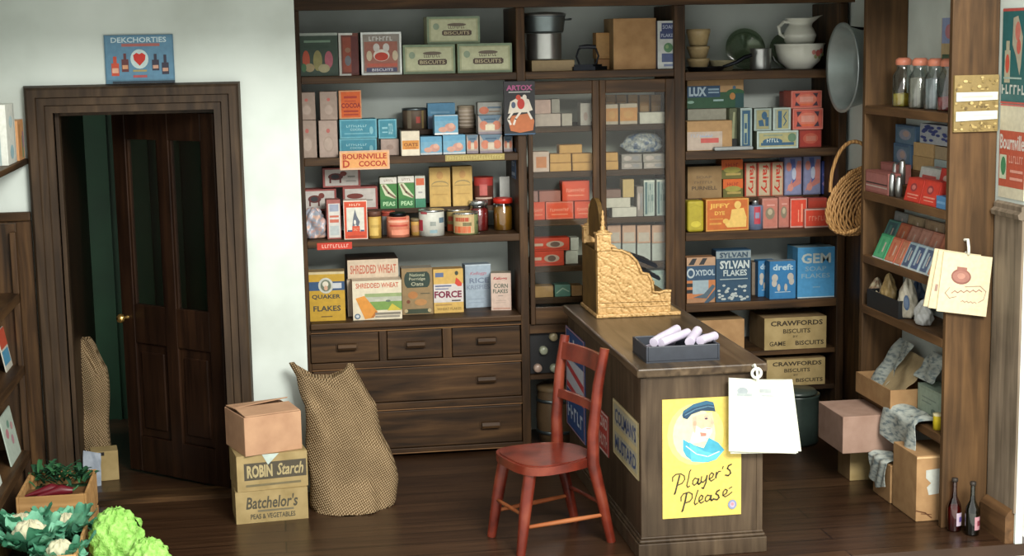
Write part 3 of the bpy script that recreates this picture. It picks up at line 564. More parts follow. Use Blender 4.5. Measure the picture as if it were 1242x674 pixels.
# white price card standing behind the orange jar
carton('price_card', 'blank white card standing upright behind the red lidded jar', 'card', 606.5, 618.5, 214, 281, ZS, Y=9.26, d=.006, body='#c2c5c0', bevel=0)
m = MB().box(1.4065, 1.4095, 9.02, 9.17, 1.60, 1.78, '#3c5878').art((1.4065, 9.17, 1.60), (0, -.15, 0), (0, 0, .18), (-1, 0, 0), [('q', 3, .15, .62, .85, .85, '#c6ccd4'), ('q', 3, .2, .4, .8, .55, '#c6ccd4'), ('r', .1, .1, .9, .2, '#9fb0c4')])
tag(m.build('enamel_sign'), 'small blue sign on the inner side of the dresser post', 'sign')

# ---- dresser top
G4 = 'cereal cartons on the dresser top'
carton('cereal_carton', 'yellow and blue flakes carton with a round portrait badge', 'carton', 373.5, 419, 329.5, 389, ZD, d=.12, body='#a88a3c', top='#a08a62', rz=-3, group=G4, art=[('r', .0, .0, 1, 1, '#b5912c'), ('r', 0, .62, 1, .8, '#2d4c70'), ('r', 0, .95, 1, 1, '#bdb08a'), ('e', .5, .72, .2, .16, '#b8bab0'), ('e', .5, .72, .14, .12, '#66705e'), ('e', .49, .75, .08, .06, '#cfc9b8'), ('e', .5, .67, .05, .05, '#c09a80'), ('r', .68, .66, .92, .77, '#b8bcc0'), ('t', 'QUAKER', .12, .44, .88, .54, '#343838', 0, .02), ('t', 'FLAKES', .15, .2, .88, .31, '#343838', 0, .02), ('r', .35, .08, .65, .1, '#6a5424')])
SW = '#c5b6a0'
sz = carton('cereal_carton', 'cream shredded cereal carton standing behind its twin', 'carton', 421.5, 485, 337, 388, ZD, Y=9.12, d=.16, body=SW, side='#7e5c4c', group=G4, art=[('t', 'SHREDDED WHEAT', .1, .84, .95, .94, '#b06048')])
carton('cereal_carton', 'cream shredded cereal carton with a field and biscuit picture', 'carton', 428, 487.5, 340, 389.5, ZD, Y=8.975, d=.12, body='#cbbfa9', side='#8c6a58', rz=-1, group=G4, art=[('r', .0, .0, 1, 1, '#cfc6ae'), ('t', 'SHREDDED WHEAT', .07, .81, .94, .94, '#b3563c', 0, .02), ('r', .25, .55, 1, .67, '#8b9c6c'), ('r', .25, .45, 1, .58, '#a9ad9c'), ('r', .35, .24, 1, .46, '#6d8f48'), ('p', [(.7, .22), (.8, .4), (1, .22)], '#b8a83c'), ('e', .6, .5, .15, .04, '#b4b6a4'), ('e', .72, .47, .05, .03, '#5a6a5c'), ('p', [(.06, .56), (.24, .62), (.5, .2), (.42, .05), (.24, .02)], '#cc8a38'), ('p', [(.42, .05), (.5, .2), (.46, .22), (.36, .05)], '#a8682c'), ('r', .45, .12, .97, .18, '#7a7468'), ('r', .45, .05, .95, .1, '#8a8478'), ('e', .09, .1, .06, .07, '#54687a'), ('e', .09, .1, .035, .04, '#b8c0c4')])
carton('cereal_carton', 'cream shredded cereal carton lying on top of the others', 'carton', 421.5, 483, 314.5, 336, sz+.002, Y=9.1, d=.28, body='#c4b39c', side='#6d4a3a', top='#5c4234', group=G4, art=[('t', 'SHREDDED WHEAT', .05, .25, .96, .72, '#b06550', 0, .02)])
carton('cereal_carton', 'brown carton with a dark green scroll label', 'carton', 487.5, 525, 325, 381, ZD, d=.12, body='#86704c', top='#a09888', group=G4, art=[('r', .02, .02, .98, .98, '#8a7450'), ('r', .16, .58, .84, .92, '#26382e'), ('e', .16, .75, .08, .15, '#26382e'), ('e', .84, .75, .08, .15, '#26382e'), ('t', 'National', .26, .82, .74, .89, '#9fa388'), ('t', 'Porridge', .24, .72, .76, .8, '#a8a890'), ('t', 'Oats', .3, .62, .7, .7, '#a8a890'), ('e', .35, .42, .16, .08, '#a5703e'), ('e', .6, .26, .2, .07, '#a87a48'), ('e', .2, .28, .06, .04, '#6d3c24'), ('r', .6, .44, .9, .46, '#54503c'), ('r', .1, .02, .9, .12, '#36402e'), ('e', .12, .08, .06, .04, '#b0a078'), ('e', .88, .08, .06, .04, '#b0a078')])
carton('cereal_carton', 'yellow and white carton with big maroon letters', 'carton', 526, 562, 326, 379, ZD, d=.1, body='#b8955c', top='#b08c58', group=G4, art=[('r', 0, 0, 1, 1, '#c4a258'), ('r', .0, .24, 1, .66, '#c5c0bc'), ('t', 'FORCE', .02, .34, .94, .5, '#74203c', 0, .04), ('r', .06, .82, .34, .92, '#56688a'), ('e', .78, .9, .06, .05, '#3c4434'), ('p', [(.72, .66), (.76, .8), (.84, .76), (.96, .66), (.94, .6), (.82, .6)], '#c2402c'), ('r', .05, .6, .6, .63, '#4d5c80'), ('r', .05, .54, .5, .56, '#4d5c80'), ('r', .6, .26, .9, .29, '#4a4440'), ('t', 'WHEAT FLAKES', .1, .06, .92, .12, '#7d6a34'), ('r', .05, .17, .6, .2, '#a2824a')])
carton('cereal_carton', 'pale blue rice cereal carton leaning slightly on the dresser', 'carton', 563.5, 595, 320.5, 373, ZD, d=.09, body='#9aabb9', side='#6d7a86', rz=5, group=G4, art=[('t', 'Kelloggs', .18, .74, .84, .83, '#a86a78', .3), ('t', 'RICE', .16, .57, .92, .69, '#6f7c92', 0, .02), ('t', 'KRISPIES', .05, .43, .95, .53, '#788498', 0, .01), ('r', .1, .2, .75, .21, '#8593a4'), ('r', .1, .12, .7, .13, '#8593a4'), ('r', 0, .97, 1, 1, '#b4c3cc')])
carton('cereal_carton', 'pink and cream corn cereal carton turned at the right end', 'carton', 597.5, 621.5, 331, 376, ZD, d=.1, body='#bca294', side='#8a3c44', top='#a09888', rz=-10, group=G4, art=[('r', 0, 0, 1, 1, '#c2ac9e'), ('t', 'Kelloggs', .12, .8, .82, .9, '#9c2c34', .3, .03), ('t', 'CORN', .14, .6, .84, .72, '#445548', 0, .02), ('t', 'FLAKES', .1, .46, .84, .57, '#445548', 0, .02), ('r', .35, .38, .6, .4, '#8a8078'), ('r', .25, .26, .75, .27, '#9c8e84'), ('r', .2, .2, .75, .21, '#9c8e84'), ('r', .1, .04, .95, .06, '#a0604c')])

# ---- signs on the shelf edges
def edgesign(label, x0, x1, yt, yb, Y, body, art, rz=0, th=.006, name='shop_sign', cat='sign'):
    X0, X1 = atY(x0, (yt+yb)/2, Y).x, atY(x1, (yt+yb)/2, Y).x; xc = (x0+x1)/2; Z0, Z1 = atY(xc, yb, Y).z, atY(xc, yt, Y).z
    m = MB().box(X0, X1, Y, Y+th, Z0, Z1, body).art((X0, Y, Z0), (X1-X0, 0, 0), (0, 0, Z1-Z0), (0, -1, 0), art)
    o = m.build(name, loc=((X0+X1)/2, Y+th/2, Z0)); return tag(o, label, cat)
edgesign('cream and orange cocoa sign hanging from the second shelf edge', 412, 472.5, 182.5, 205.5, YF-.0065, '#d0a684', [('r', .04, .1, .96, .9, '#d69a5c'), ('t', 'BOURNVILLE', .06, .55, .94, .84, '#a02c18', 0, .03), ('t', 'COCOA', .38, .16, .94, .46, '#a02c18', 0, .03), ('t', 'D', .06, .12, .2, .52, '#a8361c', 0, .03)])
edgesign('narrow yellow strip on the edge of the second shelf', 540, 612, 187, 194.5, YF-.0045, '#9c8c50', [('q', 21, .03, .2, .97, .8, '#b5a868')], th=.004)
edgesign('narrow red strip on the edge of the third shelf', 384.5, 427, 294, 302.5, YF-.0045, '#b8331f', [('q', 10, .14, .25, .92, .75, '#e0a898')], th=.004)
edgesign('black poster with a cake figure on the dresser post', 611.5, 649, 98.5, 163.5, YF-.026, '#1b1e22', [('r', 0, .9, 1, 1, '#2b2a30'), ('t', 'ARTOX', .08, .83, .92, .93, '#a0507c', 0, .04), ('r', .15, .79, .85, .81, '#a8a8a8'), ('p', [(.2, .08), (.14, .22), (.24, .36), (.8, .4), (.97, .26), (.92, .08), (.5, .04)], '#b3673c'), ('p', [(.12, .4), (.2, .62), (.5, .72), (.8, .66), (.92, .46), (.7, .42), (.4, .42)], '#cbc3b4'), ('l', [(.3, .45), (.12, .3), (.2, .2)], .012, '#cfc8bc'), ('l', [(.55, .45), (.36, .3), (.3, .2)], .012, '#cfc8bc'), ('l', [(.75, .45), (.88, .3)], .012, '#cfc8bc'), ('e', .3, .56, .07, .06, '#46546c'), ('e', .54, .58, .12, .1, '#b23024'), ('e', .46, .7, .08, .05, '#b5402c'), ('e', .66, .7, .07, .05, '#d2cabc'), ('r', .0, .0, 1, .03, '#34506a')], th=.02, name='hanging_poster', cat='poster')
edgesign('blue plaque with bottles and a red heart above the door', 127, 211, 42, 101, YD-.009, '#4b7288', [('r', .02, .08, .98, .98, '#547f9a'), ('t', 'DEKCHORTIES', .1, .84, .9, .95, '#b8ccd2', 0, .02), ('r', .25, .76, .8, .82, '#9a5c58'), ('e', .5, .5, .13, .2, '#b4c8c8'), ('p', [(.5, .36), (.42, .48), (.41, .58), (.46, .63), (.5, .6), (.54, .63), (.59, .58), (.58, .48)], '#b82a1e'),
    ('r', .09, .16, .2, .42, '#b54832'), ('r', .12, .42, .17, .56, '#b54832'), ('r', .1, .22, .19, .32, '#cfa088'), ('r', .24, .24, .34, .5, '#5c3032'), ('r', .27, .5, .31, .62, '#5c3032'), ('r', .25, .3, .33, .38, '#c2906c'), ('r', .68, .26, .78, .48, '#2e2c3c'), ('r', .71, .48, .75, .6, '#2e2c3c'), ('r', .69, .3, .77, .37, '#b8907c'), ('r', .82, .18, .92, .42, '#2e2c3c'), ('r', .85, .42, .89, .58, '#2e2c3c'), ('r', .83, .24, .91, .31, '#b8907c'), ('r', .4, .24, .6, .28, '#9a8f5c'), ('r', .4, .12, .6, .17, '#a04c50'), ('r', .1, .0, 1, .05, '#20303c')], th=.008, name='wall_plaque', cat='plaque')

# ---- middle bay, above the glazed cabinet
def pot(name, label, cat, x0, x1, yt, yb, Y, zb, m, lidm=None, handles=True, group=None, taper=1.0, open_=False, long_handle=None):
    r_ = (atY(x1, yb, Y).x-atY(x0, yb, Y).x)/2; cx = atY((x0+x1)/2, yb, Y).x; cy = Y+r_; H = atY((x0+x1)/2, yt, Y+r_*.3).z-zb
    t = thing(name, label, cat, (cx, cy, zb), group); rb = r_*taper
    MB().lathe([(0, zb), (rb*.95, zb), (rb, zb+.01), (r_, zb+H-.008), (r_*1.04, zb+H), (r_*.96, zb+H), (rb*.93, zb+.014), (0, zb+.014)], cx, cy, m, n=36).build('body', t)
    if lidm:
        MB().lathe([(r_*1.05, zb+H+.001), (r_*1.05, zb+H+.012), (r_*.8, zb+H+.02), (0, zb+H+.026)], cx, cy, lidm, n=36).build('lid', t)
    if handles:
        for s_ in (-1, 1):
            MB().tube([(cx+s_*r_*.98, cy-.04, zb+H*.75), (cx+s_*(r_+.03), cy-.035, zb+H*.78), (cx+s_*(r_+.03), cy+.035, zb+H*.78), (cx+s_*r_*.98, cy+.04, zb+H*.75)], .006, m).build('handle', t)
    return zb+H, cx, cy
za = carton('flat_box', 'low beige box under the metal pots', 'box', 645, 697, 73, 89, ZA, Y=8.99, d=.24, body='#8d7a58')
zb, _, _ = pot('stock_pot', 'shiny metal stock pot standing on the beige box', 'pot', 643, 685, 40, 73, 8.97, za+.001, ALU, handles=False)
pot('saucepan', 'wide shallow metal pan stacked on the stock pot', 'pan', 638, 690, 19, 38, 8.95, zb+.002, DSTEEL, lidm=ALU, taper=.93)
ir = thing('flat_iron', 'old black flat iron on the shelf beside the pots', 'iron', (1.79, 9.02, ZA))
x0, x1 = atY(695, 85, 8.97).x, atY(739, 85, 8.97).x
MB().prism([(x0, 8.96), (x0+.02, 8.955), (x0+.13, 8.965), (x1, 9.02), (x0+.13, 9.075), (x0+.02, 9.085), (x0, 9.08)], ZA, ZA+.022, IRON, axis='Z').prism([(x0+.01, 8.975), (x0+.12, 8.98), (x1-.03, 9.02), (x0+.12, 9.06), (x0+.01, 9.065)], ZA+.022, ZA+.034, IRON, axis='Z').build('sole', ir, bevel=.003)
hz = atY(712, 57, 9.02).z
hx0, hx1 = atY(700, 70, 9.02).x, atY(725, 70, 9.02).x
MB().tube([(hx0+.015, 9.02, ZA+.03), (hx0-.005, 9.02, ZA+.08), (hx0+.01, 9.02, hz-.012), (hx0+.03, 9.02, hz-.002)], .006, IRON).build('handle_post', ir)
MB().tube([(hx1-.015, 9.02, ZA+.03), (hx1+.005, 9.02, ZA+.08), (hx1-.01, 9.02, hz-.012), (hx1-.03, 9.02, hz-.002)], .006, IRON).build('handle_post', ir)
MB().tube([(hx0+.012, 9.02, hz), ((hx0+hx1)/2, 9.02, hz+.003), (hx1-.012, 9.02, hz)], [.011, .014, .011], paint('#22262e', .4)).build('grip', ir)
a = carton('small_wood_box', 'small orange brown box behind the iron, lower one', 'box', 725, 741, 71.5, 87, ZA, Y=9.11, d=.1, body='#946a3a')
carton('small_wood_box', 'upright orange brown box behind the iron, upper one', 'box', 723, 741, 39.5, 71, a+.002, Y=9.11, d=.1, body='#a27a46', art=[('r', .1, .1, .9, .9, '#a8824e')])
carton('cardboard_box', 'large plain kraft box at the right of the iron', 'box', 744, 796, 22, 87.5, ZA, Y=9.0, d=.26, body=KR, side=KG)
carton('starch_carton', 'tall white and navy carton with a green apple shape beside the kraft box', 'carton', 797.5, 822.5, 25, 88, ZA, Y=8.96, d=.12, body='#b4bab8', side='#34405c', art=[('r', .2, .78, .82, .95, '#2f3c66'), ('r', .12, .62, .9, .78, '#34416b'), ('t', 'SOAP', .25, .83, .78, .91, '#a8b2c4'), ('t', 'FLAKES', .18, .66, .86, .73, '#a8b2c4'), ('e', .52, .44, .22, .1, '#4f7a56'), ('e', .46, .46, .08, .04, '#7d9c6c'), ('r', .2, .14, .86, .32, '#46547a'), ('r', .3, .05, .8, .1, '#6a7694')])

# ---- inside the glazed cabinet
cab = 'packets behind the cabinet glass'
def cbox(lab, x0, x1, yt, yb, zi, body, art=(), Y=None, zb=None, d=.09, name='small_packet', cat='packet'):
    z = (CZ[zi] if zb is None else zb)
    return carton(name, lab, cat, x0, x1, yt, yb, z+.0005, Y=Y or 9.0, d=d, body=body, art=list(art), group=cab, bevel=.0015)
R1, R2, R3, R4, R5 = 0, 1, 2, 3, 4
a = cbox('white packet on the top shelf of the left door, lower left', 648, 680, 138, 153, R1, '#b9aeaa')
cbox('pinkish white packet stacked on the white one at top left', 648, 668, 121, 137.5, R1, '#c4a9a4', zb=a+.001)
cbox('grey packet standing behind the stacked white ones', 669, 679, 120, 137.5, R1, '#9c9a96', zb=a+.001, Y=9.03)
cbox('small white packet right of the stacked pair', 681.5, 694, 137.5, 153, R1, '#aeaaa4')
cbox('narrow upright white carton near the middle stile, top shelf', 704, 716.5, 125, 152, R1, '#aeacaa', [('e', .5, .4, .2, .2, '#9f8f8c')])
a = cbox('white and orange packet at the left of the second shelf', 645, 666, 184, 208, R2, '#c4b2aa', [('r', .25, .2, .85, .75, '#c08058')], Y=9.0)
tan = '#b68c50'; TA = [('r', .03, .08, .97, .92, '#be9658')]
a1 = cbox('buff yellow bar packet, bottom left of the pile', 667, 693, 197.5, 208, R2, tan, TA)
a2 = cbox('buff yellow bar packet, bottom right of the pile', 694.5, 719, 197, 207.5, R2, tan, TA)
b1_ = cbox('buff yellow bar packet, second layer left', 667, 692.5, 186.5, 197, R2, tan, TA, zb=a1+.001)
b2_ = cbox('buff yellow bar packet, second layer right', 694, 719, 186, 196.5, R2, tan, TA, zb=a2+.001)
cbox('buff yellow bar packet alone on top of the pile', 678.5, 706, 175.5, 185.5, R2, tan, TA, zb=max(b1_, b2_)+.001)
rd = '#c4452a'; RA_ = [('r', .04, .08, .96, .92, '#cb4a2c'), ('q', 9, .15, .45, .85, .62, '#dd9a84'), ('r', .2, .25, .8, .31, '#d68468')]
a1 = cbox('bright red packet at the left end of the third shelf', 645, 661, 245, 266, R3, rd, RA_)
a2 = cbox('long bright red packet in the middle of the third shelf', 662, 695.5, 244.5, 266, R3, '#c46a58', RA_[:1]+RA_[1:])
a3 = cbox('bright red packet beside the middle stile on the third shelf', 697, 718, 244, 265, R3, rd, RA_)
cbox('dull pink packet stacked at far left of third shelf', 645, 652.5, 232, 244, R3, '#8c6a68', zb=a1+.001)
cbox('long dull pink packet stacked beside the red one', 654, 680, 231.5, 243.5, R3, '#935f58', zb=a2+.001)
cbox('bright red packet stacked on top, third shelf', 682, 715, 219.5, 243, R3, rd, RA_, zb=max(a2, a3)+.001)
eye = [('e', .62, .5, .24, .26, '#a8988c'), ('e', .62, .5, .13, .2, '#5d4a44'), ('r', .06, .4, .3, .6, '#b8a496'), ('l', [(.05, .15), (.95, .15)], .003, '#7d2418')]
a1 = cbox('red packet with an oval badge, lower one', 645, 684, 304.5, 321.5, R4, '#b5381f', eye)
cbox('red packet with an oval badge, upper one', 645, 690.5, 288.5, 304, R4, '#b5381f', eye, zb=a1+.001)
a1 = cbox('small white box right of the red badge packets', 686, 701, 304, 320, R4, '#aab0aa', Y=9.05)
cbox('small white box stacked behind the red packets', 692, 702, 288, 303, R4, '#a4aaa6', zb=a1+.001, Y=9.06)
cbox('plain tan packet at the left of the lowest shelf', 647, 671, 347, 360, R5, '#a38458')
cbox('teal and grey packet on the lowest shelf', 673, 692, 345, 359.5, R5, '#4f7a72', [('l', [(.1, .3), (.5, .7), (.9, .4)], .006, '#9cb4a8')])
cbox('orange tan packet right of the teal one', 693.5, 706, 346, 359.5, R5, '#a6845c')
oc = [('r', .0, .16, 1, .8, '#c08a50'), ('e', .5, .48, .3, .2, '#c79a60')]
cbox('white carton with orange band, left of the pair at top right', 735, 749.5, 126.5, 152, R1, '#b5aca0', oc)
cbox('white carton with orange band, right of the pair at top right', 752, 773, 125.5, 152, R1, '#b5aca0', oc)
for i, x in enumerate((735, 748, 762, 776, 790)):
    cbox('small amber jar standing %s in the back row of the top right shelf' % ('first', 'second', 'third', 'fourth', 'fifth')[i], x, x+11.5, 115, 140, R1, '#a0773f', [('r', 0, .78, 1, 1, '#b08a54'), ('r', .1, .3, .9, .6, '#b59468')], Y=9.2, name='small_jar', cat='jar', d=.05)
cbox('white paper roll lying at the right of the top shelf', 776, 806, 136, 152, R1, '#c4c6c0')
a1 = cbox('buff bar packet behind the right door, lower', 735, 750, 195.5, 206, R2, tan, TA)
cbox('buff bar packet behind the right door, upper', 735, 749.5, 185, 195, R2, tan, TA, zb=a1+.001)
gp = [('e', .3, .5, .2, .3, '#b0a8a8'), ('e', .7, .5, .18, .28, '#868890')]
a1 = cbox('grey mottled packet, bottom left of four', 754, 779, 197, 207, R2, '#8f8c8c', gp); a2 = cbox('grey mottled packet, bottom right of four', 781, 806, 196.5, 206.5, R2, '#9a9694', gp)
a3 = cbox('grey mottled packet, upper left of four', 754, 778.5, 187, 196.5, R2, '#8a8888', gp, zb=a1+.001); a4 = cbox('grey mottled packet, upper right of four', 780, 806, 186.5, 196, R2, '#949290', gp, zb=a2+.001)
blob(758, 808, 161, 186, max(a3, a4)+.002, 9.02, .14, ['#6e7f98', '#a9b0b0', '#4f6484'], 'cellophane_bag', 'crumpled blue and white bag behind the right door', 'bag', 9)
a1 = cbox('white block lying lowest behind the right door', 742.5, 772, 251.5, 262, R3, '#bfc0bb'); a2 = cbox('white block lying above the lowest one', 735, 764.5, 240, 250.5, R3, '#bdbdb6', zb=a1+.001)
cbox('dull brown packet on the white blocks', 735, 753, 230, 239.5, R3, '#77605a', zb=a2+.001); cbox('pale buff packet standing on the white blocks', 755.5, 769, 217.5, 239.5, R3, '#b5a070', zb=a2+.001)
cbox('grey spotted narrow carton beside the blue striped ones', 772.5, 780, 226, 261, R3, '#85807f', gp)
st = [('r', .1, .05, .32, .95, '#4a6a74'), ('q', 4, .4, .1, .9, .9, '#56767c'), ('r', 0, .95, 1, 1, '#c4ccc8')]
cbox('tall white carton with blue stripe, left of the two', 781, 794, 218.5, 261, R3, '#a5b4b4', st); cbox('tall white carton with blue stripe, right of the two', 796.5, 808, 218, 260, R3, '#a0b0b2', st)
fifth = []
for i, x in enumerate((737, 755, 773, 791)):
    a1 = cbox('white box in the lower row of the fourth right shelf, %s' % ('first', 'second', 'third', 'fourth')[i], x, x+16, 295, 318, R4, '#aab4b4', Y=9.03)
    cbox('pale orange box in the upper row of the fourth right shelf, %s' % ('first', 'second', 'third', 'fourth')[i], x, x+16, 273, 294, R4, '#bb9a88', [('r', .1, .1, .9, .6, '#b8b0a8')], zb=a1+.001, Y=9.03)
cbox('pale teal box at the right end of the lowest shelf', 782, 806, 328, 357, R5, '#8fa8a8', [('r', .1, .6, .9, .8, '#a9bcb8')])

# ---- below the cabinet
br_ = thing('bottle_rack', 'black bottle rack with pale bottle ends under the glazed cabinet', 'rack', (1.7, 9.0, .45))
rx1 = atY(742, 420, 8.96).x
MB().box(1.465, rx1, 8.97, 9.3, .4505, .695, paint('#17181a', .5)).build('panel', br_, bevel=.003)
for i, (px, py) in enumerate(((671, 408), (659, 424.5), (652, 446), (672, 446), (694, 432), (707, 412), (712, 446))):
    p = atY(px, py, 8.965); q = MB()
    q.lathe([(.0, 0), (.018, .0), (.024, .006), (.026, .02), (.026, .04)], 0, 0, paint(('#9a8f70', '#8f9480', '#a08a7c', '#8f9480')[i % 4], .25), n=18, M=Matrix.Translation((p.x, 8.935, p.z)) @ Matrix.Rotation(-math.pi/2, 4, 'X'))
    q.build('bottle_end', br_)
t = thing('lidded_barrel', 'small dull brown lidded barrel on the floor under the rack', 'barrel', (1.66, 9.06, 0))
MB().lathe([(0, 0), (.1, 0), (.12, .1), (.125, .17), (.118, .27), (.11, .33)], 1.64, 9.08, paint('#5d4a34', .5), n=30).build('body', t)
MB().lathe([(.118, .33), (.12, .35), (.1, .362), (0, .366)], 1.64, 9.08, paint('#6d5a40', .45), n=30).build('lid', t)
for z in (.07, .26): MB().lathe([(.121-.002*(z > .2), z), (.124, z+.002), (.124, z+.018), (.121, z+.02)], 1.64, 9.08, DSTEEL, n=30).build('hoop', t)

# ---- right bay, top shelf
bw = 'buff pottery basins stacked at the left of the top right shelf'
zz = RA; by = 9.12; bx = atY(847, 70, by).x
for i, (h, lab) in enumerate(((.075, 'buff pottery basin at the bottom of the stack'), (.07, 'buff pottery basin in the middle of the stack'), (.1, 'buff pottery basin on top of the stack'))):
    r_ = .066+.004*(i == 2)
    m = MB().lathe([(0, zz), (r_*.72, zz), (r_*.95, zz+h*.7), (r_*1.02, zz+h*.8), (r_*1.02, zz+h), (r_*.92, zz+h), (r_*.85, zz+h*.5), (r_*.6, zz+.012), (0, zz+.01)], bx, by, paint('#b5a076', .4), n=32)
    tag(m.build('pottery_basin', loc=(bx, by, zz)), lab, 'basin', bw); zz += h+.001
fp = thing('frying_pan', 'black frying pan with its handle pointing right', 'pan', (2.55, 9.02, RA))
fx = atY(857, 82, 9.0).x
MB().lathe([(0, RA), (.095, RA), (.115, RA+.026), (.118, RA+.028), (.11, RA+.028), (.09, RA+.006), (0, RA+.006)], fx, 8.99+.03, IRON, n=36).build('pan_body', fp)
hp_ = [atY(884, 80, 8.97), atY(893, 77, 8.97), atY(903, 71, 8.97), atY(912, 68, 8.97)]
MB().tube([(fx+.1, 9.0, RA+.024)]+[(p.x, 8.975, p.z+.006) for p in hp_[1:]], [.010, .011, .013, .012], IRON).build('handle', fp)
cx = atY(878, 72, 9.15).x
m = MB().lathe([(0, RA), (.06, RA), (.082, RA+.055), (.086, RA+.06), (.078, RA+.06), (.055, RA+.008), (0, RA+.008)], cx, 9.19, paint('#b3ad8c', .35), n=32)
tag(m.build('pie_dish', loc=(cx, 9.19, RA)), 'cream dish behind the black frying pan', 'dish')
def plate(px, py, Y, r_, m, label):
    c = atY(px, py, Y); cz = RA+r_*.97
    M4 = Matrix.Translation((0, 0, cz)) @ Matrix.Rotation(math.radians(78), 4, 'X')
    q = MB().lathe([(0, 0), (r_*.6, 0), (r_*.7, .01), (r_, .02), (r_*.98, .026), (r_*.66, .016), (0, .006)], c.x, Y, m, n=40, M=M4)
    tag(q.build('glass_plate'), label, 'plate')
plate(903, 60, 9.33, .125, GGL, 'pale green glass plate leaning upright behind the frying pan')
plate(953, 64, 9.33, .11, GGL, 'faint clear plate leaning behind the white bowl')
z_, cx_, cy_ = pot('small_saucepan', 'small bright metal saucepan between the frying pan and bowl', 'pan', 914, 939, 58.5, 83, 8.985, RA, ALU, handles=False)
def vessel(name, label, cat, px, py, Y, prof, m, extra=None, n=44):
    c = atY(px, py, Y); return c
c = atY(973, 70, 9.08); R_ = (atY(1003, 55, 9.0).x-atY(943, 55, 9.0).x)/2; zt = atY(973, 53, 9.0).z
t = thing('mixing_bowl', 'white enamel bowl with pink flowers on the top right shelf', 'bowl', (c.x, 9.13, RA))
H = zt-RA
MB().lathe([(0, RA), (R_*.5, RA), (R_*.55, RA+.01), (R_*.8, RA+H*.3), (R_*.93, RA+H*.7), (R_*.95, RA+H*.92), (R_*1.02, RA+H), (R_*.93, RA+H*.98), (R_*.88, RA+H*.7), (R_*.5, RA+.03), (0, RA+.02)], c.x, 9.13, GLZ, n=48).build('bowl_body', t)
fl = MB()
for k, (dx, dz, rr, h) in enumerate(((0, 0, .02, '#b5605a'), (-.03, .006, .014, '#c08078'), (.028, .012, .016, '#a8564f'), (.01, -.022, .012, '#7d8a5c'), (-.018, -.02, .012, '#8a9264'), (.045, -.008, .012, '#7d8a5c'))):
    a = math.radians(-90+28)+dx/(R_*.9); rb_ = R_*.955
    ctr = Vector((c.x+rb_*math.cos(a), 9.13+rb_*math.sin(a), RA+H*.62+dz)); tu = Vector((-math.sin(a), math.cos(a), 0)); nn = Vector((math.cos(a), math.sin(a), 0))
    fl.add([ctr+tu*rr*math.cos(w)+Vector((0, 0, 1))*rr*math.sin(w)+nn*.003 for w in [i*.6283 for i in range(10)]], [tuple(range(10))], h)
fl.build('flower_transfer', t)
jx = atY(970, 36, 9.13).x; j0 = zt+.004-.02
t = thing('water_jug', 'white jug standing in the flowered bowl', 'jug', (jx, 9.13, j0))
JH = atY(970, 22, 9.13).z-j0
q = MB(); 
def jf(u, v):
    pr = [(0, .06), (.15, .088), (.4, .1), (.62, .082), (.78, .062), (.9, .072), (1, .088)]
    for (a0, r0), (a1, r1) in zip(pr[:-1], pr[1:]):
        if v <= a1: rr = r0+(r1-r0)*(v-a0)/(a1-a0); break
    a = 2*math.pi*u; sp = max(0, math.cos(a))**6*max(0, (v-.7)/.3)*.055
    return (jx+(rr+sp)*math.cos(a), 9.13+rr*math.sin(a), j0+JH*v+sp*.3)
q.grid(jf, 40, 24, GLZ); q.add([jf(i/40, 0) for i in range(40)], [tuple(range(39, -1, -1))], GLZ); q.build('jug_body', t)
MB().tube([(jx-.062, 9.13, j0+JH*.86), (jx-.1, 9.125, j0+JH*.88), (jx-.135, 9.12, j0+JH*.7), (jx-.125, 9.12, j0+JH*.45), (jx-.095, 9.125, j0+JH*.32)], [.009, .01, .011, .01, .008], GLZ).build('handle', t)

# ---- right bay, second shelf
G5 = 'soap cartons on the second right shelf'
a1 = carton('grey_box', 'plain grey white box under the green and blue soap carton', 'box', 834, 881, 131.5, 182, RB, Y=9.12, d=.2, body='#8f8f80')
carton('kraft_tray', 'kraft carton with a pale label and red bar', 'carton', 833.5, 888, 146.5, 183, RB, Y=8.97, d=.12, body='#9c7c52', art=[('r', 0, .02, .78, .64, '#a89a8c'), ('r', .3, .26, .7, .42, '#b0504a'), ('q', 8, .08, .46, .6, .56, '#9aa0aa'), ('r', .3, .46, .55, .5, '#8e98aa')], group=G5)
carton('soap_carton', 'wide kraft carton with blue lettering over green hills', 'carton', 833.5, 902, 96, 131, a1+.002, Y=9.1, d=.24, body='#9a7c54', art=[('r', 0, 0, 1, .55, '#1f4a30'), ('r', 0, .38, .58, .78, '#1d3f5c'), ('t', 'LUX', .03, .42, .34, .74, '#98acb8', 0, .05), ('r', .37, .62, .56, .68, '#7e98a8'), ('r', .37, .52, .56, .57, '#7e98a8'), ('e', .85, .52, .16, .14, '#24522f'), ('e', .8, .4, .05, .12, '#a0703a'), ('e', .83, .7, .03, .06, '#38566e'), ('r', .46, .24, .64, .3, '#8ba8a8'), ('e', .06, .22, .06, .05, '#7da090'), ('r', .85, 0, 1, .5, '#1a4546')], group=G5)
carton('narrow_packet', 'narrow olive packet standing between the kraft and blue cartons', 'packet', 884.5, 894, 131, 178, RB, Y=9.06, d=.12, body='#4f553c', art=[('p', [(.2, .1), (.5, .9), (.75, .9), (.6, .1)], '#8d9270'), ('r', 0, 0, 1, .25, '#181a18')], group=G5)
bl = lambda w, u: [('r', .14, .06, .86, .94, '#28506e'), ('t', w, .2, .12, .8, .88, '#93a294', 0, .04)]+frame('#98a6a2', .12, .05)
def rinso(): return [('r', .06, .12, .94, .88, '#9b986c'), ('r', .1, .18, .9, .34, '#2d5470'), ('e', .38, .4, .24, .2, '#2d5470'), ('q', 5, .24, .36, .54, .56, '#b4c2bc'), ('e', .85, .6, .1, .25, '#56745c'), ('r', .16, .7, .62, .8, '#7d8a74')]+frame('#a4b4ae', .035, .09)
